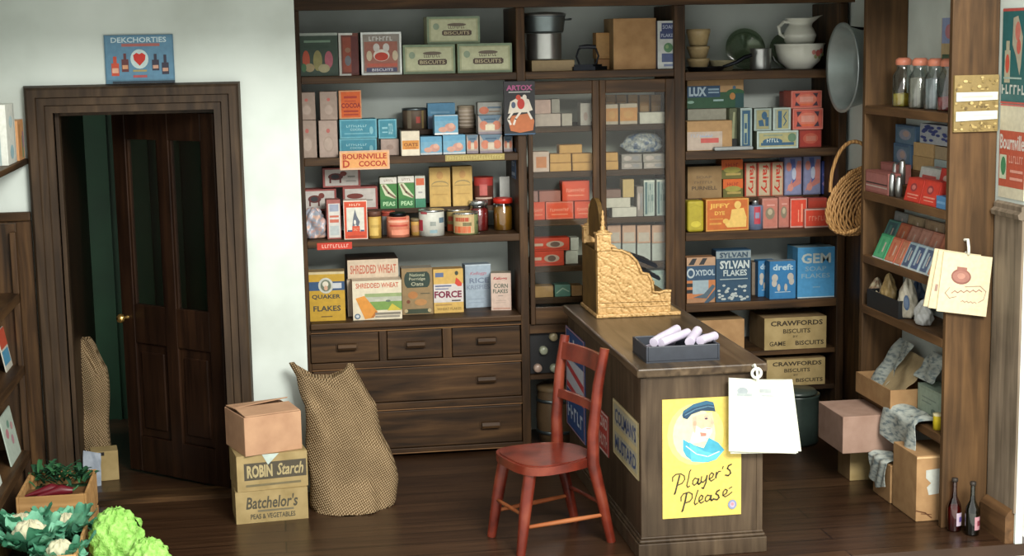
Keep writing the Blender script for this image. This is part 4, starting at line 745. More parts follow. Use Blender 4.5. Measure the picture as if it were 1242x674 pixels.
carton('soap_carton', 'upright blue carton with pale lettering at the left of the soap boxes', 'carton', 898, 912, 131, 177, RB, Y=8.99, d=.13, body='#7f8f88', side='#5e665c', art=[('r', .16, .06, .84, .94, '#27506c'), ('r', .3, .12, .62, .86, '#8c9a88'), ('r', .36, .14, .56, .4, '#27506c'), ('r', .36, .5, .56, .64, '#27506c')]+frame('#94a6a4', .12, .04), group=G5)
a1 = carton('soap_carton', 'blue and cream soap carton lying flat in front', 'carton', 918, 968, 158.5, 179, RB, d=.14, Y=8.975, body='#8a978c', side='#6b7060', art=rinso(), group=G5)
r9 = [('r', .16, .08, .84, .92, '#8e8c66'), ('p', [(.3, .2), (.6, .2), (.5, .5), (.25, .45)], '#2d5470'), ('e', .6, .68, .16, .18, '#2d5470'), ('r', .65, .2, .84, .6, '#2d5470')]+frame('#8fa09a', .12, .06)
carton('soap_carton', 'blue and cream soap carton standing on the flat one, left', 'carton', 914.5, 935.5, 131.5, 158, a1+.002, Y=9.0, d=.11, body='#7c857a', side='#4e5448', art=r9, group=G5)
carton('soap_carton', 'blue and cream soap carton standing on the flat one, right', 'carton', 937.5, 959, 130.5, 157, a1+.002, Y=9.0, d=.11, body='#8a958c', art=[('r', .22, .06, .86, .9, '#98966c'), ('r', .28, .1, .5, .86, '#335a78'), ('l', [(.6, .2), (.75, .4), (.6, .6), (.75, .8)], .006, '#2d5470')]+frame('#a2b2ac', .1, .06), group=G5)
redb = [('r', .05, .08, .95, .92, '#b9584a'), ('e', .5, .5, .34, .3, '#c4705c'), ('r', .28, .36, .72, .66, '#c68a7c'), ('p', [(.12, .14), (.3, .14), (.16, .4)], '#3c2c38'), ('p', [(.88, .14), (.7, .14), (.84, .4)], '#3c2c38'), ('p', [(.12, .86), (.3, .86), (.16, .6)], '#3c2c38'), ('p', [(.88, .86), (.7, .86), (.84, .6)], '#3c2c38'), ('r', .3, .16, .7, .26, '#c4603c')]+frame('#bd7468', .035, .06)
GR = 'red soap boxes piled at the right of the second shelf'
a1 = carton('red_soap_box', 'red soap box at the bottom of the right hand pile', 'box', 969.5, 996.5, 157, 178, RB, Y=9.0, d=.14, body='#7d2c26', art=[('r', .05, .08, .95, .92, '#8f2c20'), ('e', .5, .5, .34, .3, '#a04a38'), ('r', .3, .36, .74, .64, '#a06050')], group=GR)
a2 = carton('red_soap_box', 'red soap box in the middle of the right hand pile', 'box', 961.5, 998, 131.5, 156, a1+.002, Y=8.99, d=.14, body='#a8483a', art=redb, group=GR)
carton('red_soap_box', 'red soap box on top of the right hand pile', 'box', 959.5, 996.5, 110, 131, a2+.002, Y=9.0, d=.14, body='#b05546', art=redb, group=GR)
a = carton('red_soap_box', 'red soap box peeping out behind the top one', 'box', 951.5, 962, 111, 131, a2+.002, Y=9.17, d=.1, body='#8f3c34', art=[('e', .5, .5, .3, .3, '#a8604f')], group=GR)
m = MB().box(atY(866, 180, 8.93).x, atY(913, 180, 8.93).x, 8.915, 8.965, RB+.001, RB+.022, '#8a9090'); tag(m.build('paper_strip', bevel=.008), 'folded grey paper lying on the second right shelf edge', 'paper')

# ---- right bay, third shelf
G6 = 'packets on the third right shelf'
rs = thing('shelf_riser', 'low dark riser at the back of the third right shelf', 'riser', (2.86, 9.25, RC))
RZ3 = atY(930, 238, 9.15).z
MB().box(2.41, 3.30, 9.15, YB-.01, RZ3-.03, RZ3, WX).build('board', rs, bevel=.003)
for a in (2.41, 3.27): MB().box(a, a+.03, 9.17, YB-.01, RC, RZ3-.031, WZ).build('support', rs)
carton('kraft_box', 'square kraft box with faint dark lettering', 'box', 834, 875.5, 201.5, 240, RZ3, Y=9.16, d=.18, body=KG, top='#3c3024', group=G6, art=[('t', 'SOAP', .25, .62, .7, .7, '#62503a'), ('q', 7, .2, .46, .75, .54, '#62503a'), ('t', 'PURNELL', .12, .26, .86, .38, '#55442f', 0, .03)])
og = [('r', 0, .48, 1, 1, '#bf5a20'), ('r', 0, 0, 1, .48, '#5c5a26'), ('e', .5, .46, .4, .16, '#8f8a40'), ('q', 5, .2, .62, .8, .82, '#93321a'), ('r', .2, .18, .9, .3, '#a08c4c')]
a1 = carton('orange_packet', 'orange and green packet, lower of the two', 'packet', 877, 901, 217, 239, RZ3, Y=9.17, d=.12, body='#7a4a22', art=og, group=G6)
carton('orange_packet', 'orange and green packet, upper of the two', 'packet', 875, 901, 193.5, 216, a1+.002, Y=9.17, d=.12, body='#7a4a22', art=og, group=G6)
for i, (x, w) in enumerate(((903.5, 14), (918.5, 16), (935, 15))):
    m_ = [('r', .08, .03, .92, .97, '#b0a084'), ('r', .0, .0, .12, 1, '#a03a28')]
    m_.append(('vt', 'fairy', .28, .08, .86, .94, '#b0321c'))
    carton('soap_bar_carton', 'cream carton with red letters reading sideways, %s of three' % ('left', 'middle', 'right')[i], 'carton', x, x+w, 197.5-.5*i, 237, RZ3, Y=9.17, d=.1, body='#9c6a52', art=m_, group=G6)
pb = [('r', .06, .04, .94, .96, '#7c82a2'), ('p', [(.1, .1), (.5, .45), (.75, .9), (.95, .9), (.95, .3)], '#b5746c'), ('p', [(.3, .95), (.6, .95), (.65, .4), (.45, .3), (.5, .6)], '#4a5a92'), ('e', .55, .56, .12, .16, '#a8b2c4'), ('e', .25, .75, .15, .12, '#b87a70'), ('e', .35, .2, .16, .1, '#c08478')]
carton('starch_packet', 'blue and pink patterned packet, left one', 'packet', 951.5, 972.5, 190.5, 237, RZ3, Y=9.17, d=.1, body='#6d7290', art=pb, group=G6)
carton('starch_packet', 'blue and pink patterned packet, right one', 'packet', 974.5, 995.5, 188.5, 237, RZ3, Y=9.17, d=.1, body='#6d7290', art=pb, group=G6)
carton('starch_packet', 'deep blue packet at the right end behind the basket', 'packet', 997, 1014, 195, 230, RZ3, Y=9.17, d=.1, body='#2c3c78', art=[('l', [(.1, .3), (.9, .6)], .02, '#7d6a94'), ('l', [(.1, .6), (.9, .3)], .015, '#5a5a90')], group=G6)
carton('yellow_duster', 'folded bright yellow cloth bundle at the left of the third right shelf', 'cloth', 834, 854, 243.5, 281, RC, Y=8.96, d=.09, body='#a09328', bevel=.014, art=[('l', [(.15, .8), (.5, .86), (.85, .8)], .003, '#8f8420'), ('l', [(.1, .5), (.5, .44), (.88, .52)], .003, '#988c24'), ('e', .5, .25, .3, .1, '#bdb03a')])
carton('dye_box', 'wide orange and yellow box with a seated figure', 'box', 855.5, 908, 241, 278.5, RC, Y=8.975, d=.08, body='#b07430', group=G6, rz=3, art=[('r', .02, .03, .98, .97, '#b2602a')]+frame('#c08a44', .025, .04)+[('t', 'JIFFY', .08, .68, .56, .86, '#d0a04c', 0, .04), ('t', 'DYE', .2, .5, .44, .62, '#d0a04c', 0, .04), ('r', .08, .36, .4, .39, '#c48a40'), ('r', .08, .2, .36, .26, '#c48a40'), ('e', .74, .8, .08, .12, '#d2b062'), ('p', [(.6, .66), (.88, .7), (.95, .4), (.94, .1), (.5, .1), (.44, .2), (.56, .36)], '#d2b062'), ('e', .46, .3, .07, .08, '#d0aa58')])
t_ = can('polish_bottle', 'small blue grey bottle with a red oval label and metal top', 909.5, 928, 243, 277.5, RC, Y=8.96, body='#6d7892', lid=ALU, art=[(.2, .8, '#a83a48', -24, 24), (.4, .6, '#7d8aa4', -16, 16)], group=G6, cat='bottle', lidr=.45, lidh=.03)
pk = [('r', .1, .06, .94, .94, '#a8685a'), ('e', .5, .5, .3, .2, '#79705c'), ('e', .5, .55, .15, .1, '#a59a80'), ('r', .3, .75, .8, .8, '#c08c80')]
carton('pink_packet', 'dull pink packet behind the blue grey bottle', 'packet', 924.5, 943.5, 240.5, 274, RC, Y=9.0, d=.08, body='#a87468', art=pk, group=G6)
carton('pink_packet', 'dull pink packet second from the blue grey bottle', 'packet', 944.5, 957, 239, 271.5, RC, Y=9.02, d=.08, body='#a06a60', art=pk, group=G6)
rdp = [('r', .06, .04, .96, .96, '#c4402a'), ('l', [(.7, .2), (.7, .8)], .01, '#d88a70'), ('l', [(.5, .2), (.5, .6)], .006, '#d88a70')]+frame('#b58a80', .05)
carton('red_packet', 'upright bright red packet beside the pink ones', 'packet', 958.5, 978.5, 240.5, 271.5, RC, Y=9.0, d=.1, body='#b04a3a', art=rdp, group=G6)
a1 = carton('red_packet', 'red packet lying flat in front at the right end', 'packet', 976, 1008, 253, 274, RC, Y=8.965, d=.06, body='#b5705f', art=[('r', .04, .08, .96, .92, '#c4402a'), ('q', 6, .16, .36, .84, .62, '#cf7a64')]+frame('#b89a90', .04, .07), group=G6)
carton('red_packet', 'dull red packet standing at the back near the basket', 'packet', 980, 1003, 240, 271, RC, Y=9.06, d=.06, body='#a84538', art=[('r', .06, .1, .94, .9, '#b5402e')], group=G6)

# ---- right bay, fourth shelf
G7 = 'soap flake cartons on the lowest open shelf'
carton('soap_flake_carton', 'orange and navy striped carton at the left end', 'carton', 833, 867.5, 312, 365, RD, Y=8.955, d=.1, body='#9c7454', group=G7, rz=0, art=[('r', 0, .82, 1, 1, '#a8886c'), ('p', [(.05, .84), (.2, .98), (.36, .98), (.25, .84)], '#2a2c30'), ('p', [(.42, .84), (.56, .98), (.72, .98), (.6, .84)], '#2a2c30'), ('r', 0, .5, 1, .82, '#2c4862'), ('e', .14, .66, .14, .11, '#a8b4b8'), ('e', .14, .66, .09, .07, '#2c4862'), ('t', 'XYDOL', .3, .6, .98, .73, '#a0b0b8', 0, .03), ('r', 0, .1, 1, .5, '#b07044'), ('r', .0, .36, .2, .44, '#20282e'), ('r', .0, .22, .2, .3, '#20282e'), ('r', .2, .2, .76, .5, '#8ea0a8'), ('p', [(0, 0), (.6, 0), (1, .3), (1, .12), (.75, 0)], '#3a5062'), ('p', [(.2, .12), (.7, .1), (1, .36), (.9, .4), (.6, .2)], '#4a5c68')])
fl_ = [('r', 0, 0, 1, 1, '#27455c'), ('r', 0, .84, 1, .98, '#7e8c90')]
rr = random.Random(4)
for i in range(34): 
    a, b_ = rr.uniform(.04, .9), rr.uniform(.02, .34); fl_.append(('e', a, b_, .045, .022, '#a3adac'))
fl_ += [('t', 'SYLVAN', .1, .64, .95, .8, '#b2bebe', 0, .04), ('t', 'FLAKES', .2, .5, .88, .62, '#a8b6b8', 0, .03), ('r', .1, .43, .9, .45, '#8fa0a6'), ('t', 'SYLVAN', .1, .86, .9, .96, '#2c4458')]
carton('soap_flake_carton', 'tall navy and white speckled flakes carton', 'carton', 868.5, 910.5, 303, 360, RD, Y=8.96, d=.1, body='#27455c', side='#1d3244', art=fl_, group=G7)
carton('narrow_packet', 'thin brown packet standing behind the two blue cartons', 'packet', 912, 920, 318, 354, RD, Y=9.15, d=.1, body='#75695a', group=G7)
dr_ = [('r', 0, 0, 1, 1, '#2a6c9c'), ('t', 'dreft', .12, .76, .9, .92, '#9fb8c4', 0, .03), ('e', .2, .56, .12, .1, '#a8a49c'), ('e', .18, .42, .1, .1, '#a8a49c'), ('e', .8, .58, .12, .1, '#a8a49c'), ('e', .84, .46, .1, .1, '#a8a49c'), ('e', .35, .3, .06, .1, '#a8a49c'), ('e', .62, .3, .06, .1, '#a8a49c'), ('r', .2, .17, .8, .19, '#9ab0bc')]
carton('soap_flake_carton', 'bright blue carton with pale figures, the one behind', 'carton', 919.5, 941, 316, 358, RD, Y=9.09, d=.08, body='#2a6c9c', art=dr_, group=G7)
carton('soap_flake_carton', 'bright blue carton with pale figures, the one in front', 'carton', 933.5, 965, 316.5, 358, RD, Y=8.98, d=.08, body='#2a6c9c', top='#8a949a', art=dr_, group=G7)
carton('soap_flake_carton', 'large light blue carton behind its twin at the right', 'carton', 961, 1005, 297.5, 354, RD, Y=9.11, d=.1, body='#4a8fb4', top='#8a9c9c', group=G7)
carton('soap_flake_carton', 'large light blue carton with big pale letters at the front right', 'carton', 967.5, 1013, 299.5, 357, RD, Y=8.97, d=.1, body='#4186b2', top='#88a0a8', group=G7, art=[('r', .0, .0, 1, 1, '#4287b4'), ('t', 'GEM', .1, .68, .88, .88, '#adb8b4', 0, .03), ('t', 'SOAP', .2, .53, .76, .62, '#7d9cac', 0, .01), ('t', 'FLAKES', .1, .39, .86, .48, '#7d9cac', 0, .01), ('r', .4, .2, .6, .22, '#6f98b0'), ('r', 0, 0, 1, .02, '#a8bcc4')])

# ---- boxes and tub under the right bay
cr = [('t', 'CRAWFORDS', .1, .74, .94, .9, '#33291a', 0, .03), ('t', 'BISCUITS', .3, .5, .74, .64, '#3a2f1e', 0, .02), ('t', 'BY', .46, .36, .54, .43, '#4a3c28'), ('t', 'GAME', .08, .12, .34, .26, '#33291a', 0, .02), ('t', 'BISCUITS', .5, .12, .96, .26, '#33291a', 0, .02)]
def rotbox(name, label, cat, x, y, w, d, h, zb, th, body, art=(), side=None, group=None, flaps=None, sideart=None, top=None):
    # x, y: near left bottom corner; th: turn in degrees
    m = MB()
    if flaps:
        t_ = .006
        m.box(0, w, 0, t_, 0, h, body).box(0, w, d-t_, d, 0, h, body).box(0, t_, t_, d-t_, 0, h, body).box(w-t_, w, t_, d-t_, 0, h, body).box(t_, w-t_, t_, d-t_, 0, t_, body)
        for pts in flaps: m.hexa([Vector(p) for p in pts]+[Vector(p)+Vector((0, 0, t_)) for p in pts], body)
    else: m.box(0, w, 0, d, 0, h, body)
    if side and not flaps: m.m[5] = m.mi(side); m.m[3] = m.mi(side)
    if top and not flaps: m.m[1] = m.mi(top)
    if art: m.art((0, 0, 0), (w, 0, 0), (0, 0, h), (0, -1, 0), art)
    if sideart: m.art((0, d, 0), (0, -d, 0), (0, 0, h), (-1, 0, 0), sideart)
    a = math.radians(th); c_, s_ = math.cos(a), math.sin(a)
    cx, cy = w/2, d/2
    wx, wy = x+cx*c_-cy*s_, y+cx*s_+cy*c_
    o = m.build(name, loc=(cx, cy, 0), bevel=.004); o.location = (wx, wy, zb); o.rotation_euler = (0, 0, a)
    tag(o, label, cat, group); return zb+h
GB = 'biscuit boxes under the right shelves'
p = atY(930, 424, 8.955); q = atY(1001, 420, 8.955)
rotbox('biscuit_crate', 'buff card box with dark stencilled lettering, upper of two', 'box', p.x-.015, 8.955, q.x-p.x+.02, .3, .195, .5255, 0, KY, cr, side=KG, group=GB, top=KG)
rotbox('biscuit_crate', 'buff card box with dark stencilled lettering, lower of two', 'box', p.x, 8.955, q.x-p.x, .3, .165, .3005, 0, KY, cr, side=KG, group=GB, top=KG)
rotbox('cardboard_box', 'plain brown box behind the counter under the right shelves', 'box', atY(842, 410, 8.96).x, 8.955, .31, .3, .2, .5255, 0, KR, top=KG)
t = thing('metal_tub', 'dark green ribbed tub on the floor behind the hanging bags', 'tub', (3.03, 8.76, 0))
MB().lathe([(0, 0), (.125, 0), (.135, .02), (.128, .06), (.135, .1), (.13, .16), (.137, .2), (.133, .27), (.14, .29), (.14, .3), (.13, .3), (.12, .04), (0, .03)], 3.03, 8.76, paint('#2a3430', .3), n=36).build('body', t)
MB().lathe([(.0, .301), (.12, .301), (.125, .31), (.11, .325), (0, .33)], 3.03, 8.76, paint('#343d38', .35), n=36).build('lid', t)
for a in (0, math.pi): MB().tube([(3.03+.135*math.cos(a), 8.76-.03, .24), (3.03+.155*math.cos(a), 8.755, .235), (3.03+.135*math.cos(a), 8.76+.03, .24)], .006, DSTEEL).build('handle', t)

# ---- side shelving on the right: goods face the room, towards -x
def sbox(name, label, cat, x0, x1, h, zb, X, d, body, art=(), tilt=0, group=None, side=None, top=None):
    yc = atX((x0+x1)/2, 300, X).y
    pz = lambda px: max(7.062, min(8.095, (lambda q: q)(solveY(px, X, zb+h/2))))
    Ya, Yb = pz(x0), pz(x1)     # far, near
    t_ = math.tan(math.radians(tilt))*h
    m = MB()
    m.hexa([(X, Yb, zb), (X+d, Yb, zb), (X+d, Ya, zb), (X, Ya, zb), (X+t_, Yb, zb+h), (X+d+t_, Yb, zb+h), (X+d+t_, Ya, zb+h), (X+t_, Ya, zb+h)], body)
    # near face is f2, room face is f5
    if side: m.m[2] = m.mi(side)
    if top: m.m[1] = m.mi(top)
    if art: m.art((X, Ya, zb), (0, Yb-Ya, 0), (t_, 0, h), Vector((-1, 0, math.tan(math.radians(tilt)))).normalized(), art)
    o = m.build(name, bevel=.0015); tag(o, label, cat, group); return zb+h
def solveY(px, X, z):
    lo, hi = 6.0, 9.5
    def sx(Y):
        v = Vector((X, Y, z))-CAM; return 621+F_PX*v.dot(RT)/v.dot(_f)
    for _ in range(40):
        m_ = (lo+hi)/2
        if sx(m_) > px: lo = m_
        else: hi = m_
    return (lo+hi)/2
# sweet jars on the top side shelf
S1, S2, S3, S4, S5 = SR
GJ = 'sweet jars on the top side shelf'
for i, (px, fill, lab) in enumerate(((1095, '#c4a02c', 'glass jar half full of yellow sweets with a coral lid'), (1115, '#a0988c', 'glass jar of pale beige sweets with a coral lid'), (1134, '#8c9094', 'glass jar of grey white sweets with a coral lid'), (1150, '#a82830', 'glass jar with red sweets nearest the end panel'))):
    Y = solveY(px, 3.27, S1); r_ = .055; t = thing('sweet_jar', lab, 'jar', (3.27, Y, S1), GJ)
    H = .225; 
    MB().lathe([(0, S1+.001), (r_*.97, S1+.001), (r_, S1+.01), (r_, S1+H*.72), (r_*.62, S1+H*.86), (r_*.62, S1+H*.96)], 3.27, Y, JARG, n=32).build('jar_glass', t)
    fh = (.3, .68, .68, .3)[i]
    m = MB().lathe([(0, S1+.006), (r_*.9, S1+.006), (r_*.92, S1+H*fh), (0, S1+H*(fh+.03))], 3.27, Y, fill, n=20)
    for k in range(len(m.f)):
        if k % 3 == 0: m.m[k] = m.mi(('#e0c850', '#c9c0b0', '#c5cace', '#c03840')[i])
    m.build('sweets', t)
    MB().lathe([(r_*.7, S1+H*.96), (r_*.74, S1+H*.97), (r_*.74, S1+H*1.08), (r_*.5, S1+H*1.13), (0, S1+H*1.13)], 3.27, Y, paint('#c07860', .4), n=28).build('lid', t)
Y = solveY(1148, 3.37, S1)
sbox('cracker_packet', 'tall patterned buff and blue packet behind the sweet jars', 'packet', 1141, 1157, .45, S1+.001, 3.355, .04, '#b5a27c', [('r', .05, .72, .95, 1, '#8594b8'), ('e', .6, .85, .3, .08, '#b07880'), ('r', .1, .55, .9, .6, '#4f6a54'), ('r', .1, .45, .9, .48, '#7d5a44')])
# stepped display on the second side shelf
def steps(z, h1, h2, label, lab2=None):
    t = thing('display_step', label, 'riser', (3.33, 7.58, z))
    MB().box(3.262, 3.405, 7.07, 8.09, z, z+h1, PILY).build('lower_step', t, bevel=.002)
    MB().box(3.334, 3.405, 7.07, 8.09, z+h1, z+h2, PILY).build('upper_step', t, bevel=.002)
steps(S2, .055, .13, 'wooden stepped block behind the packets on the second side shelf')
GS = 'packets stepped on the second side shelf'
bt = [('r', .05, .05, .95, .95, '#5a7488'), ('e', .5, .5, .3, .28, '#8a8fa0'), ('e', .55, .55, .16, .16, '#a8958e'), ('r', .1, .88, .9, .96, '#465f7c')]
T2 = S2+.13
a = sbox('blue_tin', 'blue tin with a pale flower badge, lower one', 'tin', 1080, 1104, .125, T2+.001, 3.336, .06, '#4f6c88', bt, group=GS)
sbox('blue_tin', 'blue tin with a pale flower badge, upper one', 'tin', 1086, 1110, .1, a+.001, 3.338, .055, '#4f6c88', bt, group=GS)
a = sbox('brown_paper_packet', 'tan paper packet, lower one by the blue tins', 'packet', 1107, 1131, .075, T2+.001, 3.337, .05, '#a58a60', group=GS)
a = sbox('brown_paper_packet', 'tan paper packet, upper one by the blue tins', 'packet', 1108, 1132, .07, a+.001, 3.337, .05, '#b09468', group=GS)
sp = [('r', 0, 0, 1, 1, '#9fa6ac')]; rr = random.Random(8)
for i in range(26): sp.append(('e', rr.uniform(.08, .92), rr.uniform(.1, .9), .07, .07, '#34427c'))
sbox('speckled_packet', 'white packet with navy speckles above the tan ones', 'packet', 1116, 1152, .1, a+.001, 3.337, .055, '#4a5680', sp, group=GS)
a = sbox('grey_packet', 'pale blue grey packet with a red bar behind the red ones', 'packet', 1133, 1153, .075, T2+.001, 3.337, .05, '#8f9c9c', [('r', .1, .3, .8, .5, '#a8504a')], group=GS)
sbox('grey_packet', 'plain grey tan packet stacked near the end panel', 'packet', 1134, 1153, .065, a+.001, 3.338, .05, '#94866c', group=GS)
T1 = S2+.055
mb = [('r', .03, .1, .97, .9, '#9a6460'), ('r', .03, .42, .97, .48, '#33282c'), ('r', .03, .28, .97, .34, '#b8a8a0')]
sbox('maroon_box', 'dull red striped box on the lower step at the far end', 'box', 1063, 1092, .1, T1+.001, 3.264, .06, '#8a544e', mb, group=GS)
sbox('white_red_packet', 'white packet with a red bar on the lower step', 'packet', 1112, 1136, .11, T1+.001, 3.264, .05, '#a8aeaa', [('r', .1, .1, .9, .9, '#b0b4b0'), ('r', .15, .5, .85, .66, '#a84a44')], tilt=12, group=GS)
sbox('red_white_packet', 'bright red packet with a white badge by the end panel', 'packet', 1136, 1153, .12, T1+.001, 3.264, .05, '#b83a34', [('e', .5, .6, .24, .14, '#c8a8a0'), ('r', .2, .2, .8, .28, '#c89a94')], tilt=12, group=GS)
sbox('maroon_box', 'dull red striped box at the front of the far end', 'box', 1049, 1077, .115, S2+.001, 3.18, .07, '#8a544e', mb, group=GS)
rp = [('r', .05, .05, .95, .95, '#c43c2e'), ('e', .45, .62, .2, .18, '#8d3a3c'), ('e', .45, .62, .12, .1, '#c07068'), ('r', .15, .28, .85, .34, '#d88a78'), ('r', .2, .16, .8, .2, '#d88a78')]
sbox('red_packet', 'square red packet with a round badge, farther one', 'packet', 1096, 1115, .115, S2+.001, 3.18, .05, '#b53428', rp, tilt=14, group=GS)
sbox('red_packet', 'square red packet with a round badge, nearer one', 'packet', 1115.5, 1135, .12, S2+.001, 3.18, .05, '#b53428', rp, tilt=14, group=GS)
sbox('blue_packet', 'small blue packet lying near the end panel', 'packet', 1135.5, 1151, .06, S2+.001, 3.18, .06, '#4a7ca8', [('r', .1, .4, .9, .6, '#6d9ac0')], group=GS)
for i, (px, z, X, h, lab) in enumerate(((1086, T1, 3.27, .1, 'silver foil roll between the dull red boxes'), (1094, T1, 3.275, .12, 'taller silver foil roll on the lower step'), (1082, S2, 3.2, .11, 'silver foil roll standing by the front dull red box'), (1090, S2, 3.21, .1, 'silver foil roll beside the first red packet'))):
    Y = solveY(px, X, z); q = MB().lathe([(0, z+.001), (.017, z+.001), (.018, z+h*.5), (.015, z+h), (.008, z+h+.01), (0, z+h+.01)], X, Y, ALU, n=14)
    tag(q.build('foil_roll', loc=(X, Y, z)), lab, 'foil roll', 'silver foil rolls on the second side shelf')
# sloping chocolate bars on the third side shelf
steps(S3, .06, .13, 'wooden stepped block behind the chocolate bars on the third side shelf')
GB3 = 'chocolate bars and packets on the third side shelf'
def bar(i, row, x0, x1, c1, c2, lab, h=.125):
    z, X = ((S3, 3.18), (S3+.06, 3.265), (S3+.13, 3.338))[row]
    sbox('chocolate_bar', lab, 'chocolate bar', x0, x1, h, z+.001, X, .016, c1, [('r', .12, .08, .88, .92, c2), ('r', .3, .2, .5, .8, c1), ('r', .6, .3, .7, .7, '#c4b4a8'), ('r', 0, 0, 1, .05, '#b8bcb8')], tilt=24 if row < 2 else 8, group=GB3)
for i, (x0, x1, a, b_, lab) in enumerate(((1058, 1071, '#3f9c6e', '#55ac7c', 'green wrapped bar at the far end of the front row'), (1072, 1083, '#b5604a', '#c07a5c', 'orange wrapped bar second from the far end'), (1084, 1091, '#b06850', '#b87c60', 'dull orange bar third from the far end'), (1092, 1101, '#8fa4ac', '#4a5a74', 'navy and grey bar fourth in the front row'), (1102, 1112, '#9cb0b8', '#46587c', 'navy and silver bar fifth in the front row'), (1113, 1123, '#9cb0b8', '#50607c', 'navy and silver bar sixth in the front row'), (1124, 1133, '#c08064', '#cf9678', 'pale orange bar seventh in the front row'), (1134, 1143, '#b86850', '#c88468', 'orange bar in the front row behind the paper bags'))):
    bar(i, 0, x0, x1, a, b_, lab)
for i, (x0, x1, a, b_, lab) in enumerate(((1066, 1080, '#5c8f86', '#4a6a70', 'teal bar at the far end of the middle row'), (1081, 1093, '#b5644c', '#c47858', 'orange bar second in the middle row'), (1094, 1106, '#b08070', '#bf9080', 'rosy bar third in the middle row'), (1107, 1119, '#b58474', '#c49484', 'rosy bar fourth in the middle row'), (1120, 1132, '#b87c68', '#c48c78', 'rosy bar fifth in the middle row'), (1133, 1146, '#b06c54', '#c07c60', 'dull orange bar last in the middle row'))):
    bar(i, 1, x0, x1, a, b_, lab)
for i, (x0, x1, a, b_, lab) in enumerate(((1070, 1098, '#7f8482', '#8a8c8c', 'grey packet at the far end of the back row'), (1099, 1118, '#8c7c62', '#9c8c70', 'tan packet in the middle of the back row'), (1120, 1142, '#8a7660', '#9a866c', 'brown tan packet near the end panel in the back row'))):
    bar(i, 2, x0, x1, a, b_, lab, .1)
# black box and cloth bags on the fourth side shelf
def ylim(px, X, z): return max(7.07, min(8.08, solveY(px, X, z)))
ya, yb_ = ylim(1052, 3.18, S4+.05), ylim(1090, 3.18, S4+.05)
t = thing('black_box', 'open black box holding small bags on the fourth side shelf', 'box', (3.25, (ya+yb_)/2, S4))
BK = paint('#1c1e20', .5)
MB().box(3.178, 3.33, yb_, ya, S4+.0005, S4+.006, BK).build('base', t)
for bx_ in ((3.178, 3.184, yb_, ya), (3.324, 3.33, yb_, ya), (3.184, 3.324, yb_, yb_+.006), (3.184, 3.324, ya-.006, ya)):
    MB().box(*bx_, S4+.006, S4+.095, BK).build('side', t)
def sblob(name, label, cat, px, X, z, ry, rx_, h, mats, seed, group=None, rough=.2):
    r_ = random.Random(seed); ph = [r_.uniform(0, 6) for _ in range(6)]; Y = solveY(px, X, z)
    def fn(u, v):
        a = 2*math.pi*u; w = (math.sin(math.pi*min(1, .15+v*.85))**.5)*.8 if 0 < v < .999 else 0
        k = 1+rough*(.5*math.sin(2*a+ph[0]+4*v)+.4*math.sin(5*a+ph[1]-8*v)+.3*math.sin(9*a+ph[2]+15*v))
        return (X+rx_*w*k*math.cos(a), Y+ry*w*k*math.sin(a), z+h*v*(1+.12*math.sin(3*a+ph[3])*v))
    m = MB().grid(fn, 40, 24, mottle(mats))
    tag(m.build(name, loc=(X, Y, z)), label, cat, group)
GBG = 'small bags on the fourth side shelf'
sblob('paper_bag', 'tan paper bag in the black box', 'bag', 1078, 3.255, S4+.0065, .06, .05, .17, ['#a08858', '#b09868'], 1, GBG)
sblob('paper_bag', 'cream bag with brown print in the black box', 'bag', 1064, 3.25, S4+.0065, .06, .05, .13, ['#bdb496', '#8a6a54'], 2, GBG)
sblob('cloth_bag', 'white cloth bag with a blue dot, standing near the black box', 'bag', 1100, 3.235, S4+.0005, .085, .05, .2, ['#bdb8a4', '#c8c4b4'], 3, GBG)
Yc = solveY(1100, 3.19, S4+.1)
t2_ = MB(); t2_.add([(3.188, Yc+.04*math.cos(a*.628), S4+.1+.04*math.sin(a*.628)) for a in range(10)], [tuple(range(10))], '#5c78a0'); t2_.add([(3.1865, Yc+.028*math.cos(a*.628), S4+.1+.028*math.sin(a*.628)) for a in range(10)], [tuple(range(10))], '#7d94b4')
par = [o for o in bpy.data.objects if o.name.startswith('cloth_bag')][0]
t2_.build('blue_seal', par)
sblob('cloth_bag', 'crumpled white cloth bag slumped at the shelf edge', 'bag', 1120, 3.235, S4+.0005, .075, .05, .12, ['#b5b8b4', '#c4c8c8'], 4, GBG)
sblob('blue_bag', 'dull blue bag at the back behind the white ones', 'bag', 1113, 3.34, S4+.0005, .08, .045, .17, ['#4f6484', '#5c7294'], 5, GBG)
# tray of papers, tins on the lowest side shelf
def newsmat():
    m, b, L = base('newspaper', .8, spec=.1); n = noise(m, L, 22, 4, vec=(1, 1, 3)); r = ramp(m, [(.35, '#6d7a7e'), (.5, '#a4aca6'), (.7, '#b8beb6')]); L.new(n.outputs[0], r.inputs[0]); L.new(r.outputs[0], b.inputs['Base Color']); return m
NEWS = newsmat()
ya, yb_ = solveY(1040, 3.14, S5+.05), solveY(1082, 3.14, S5+.05)
ya = min(ya, 8.085)
t = thing('paper_tray', 'open kraft tray heaped with printed papers on the lowest side shelf', 'tray', (3.24, (ya+yb_)/2, S5))
MB().box(3.13, 3.36, yb_, ya, S5+.0005, S5+.008, KR).build('base', t)
for bx_ in ((3.13, 3.137, yb_, ya), (3.353, 3.36, yb_, ya), (3.137, 3.353, yb_, yb_+.007), (3.137, 3.353, ya-.007, ya)):
    MB().box(*bx_, S5+.008, S5+.11, KR).build('side', t)
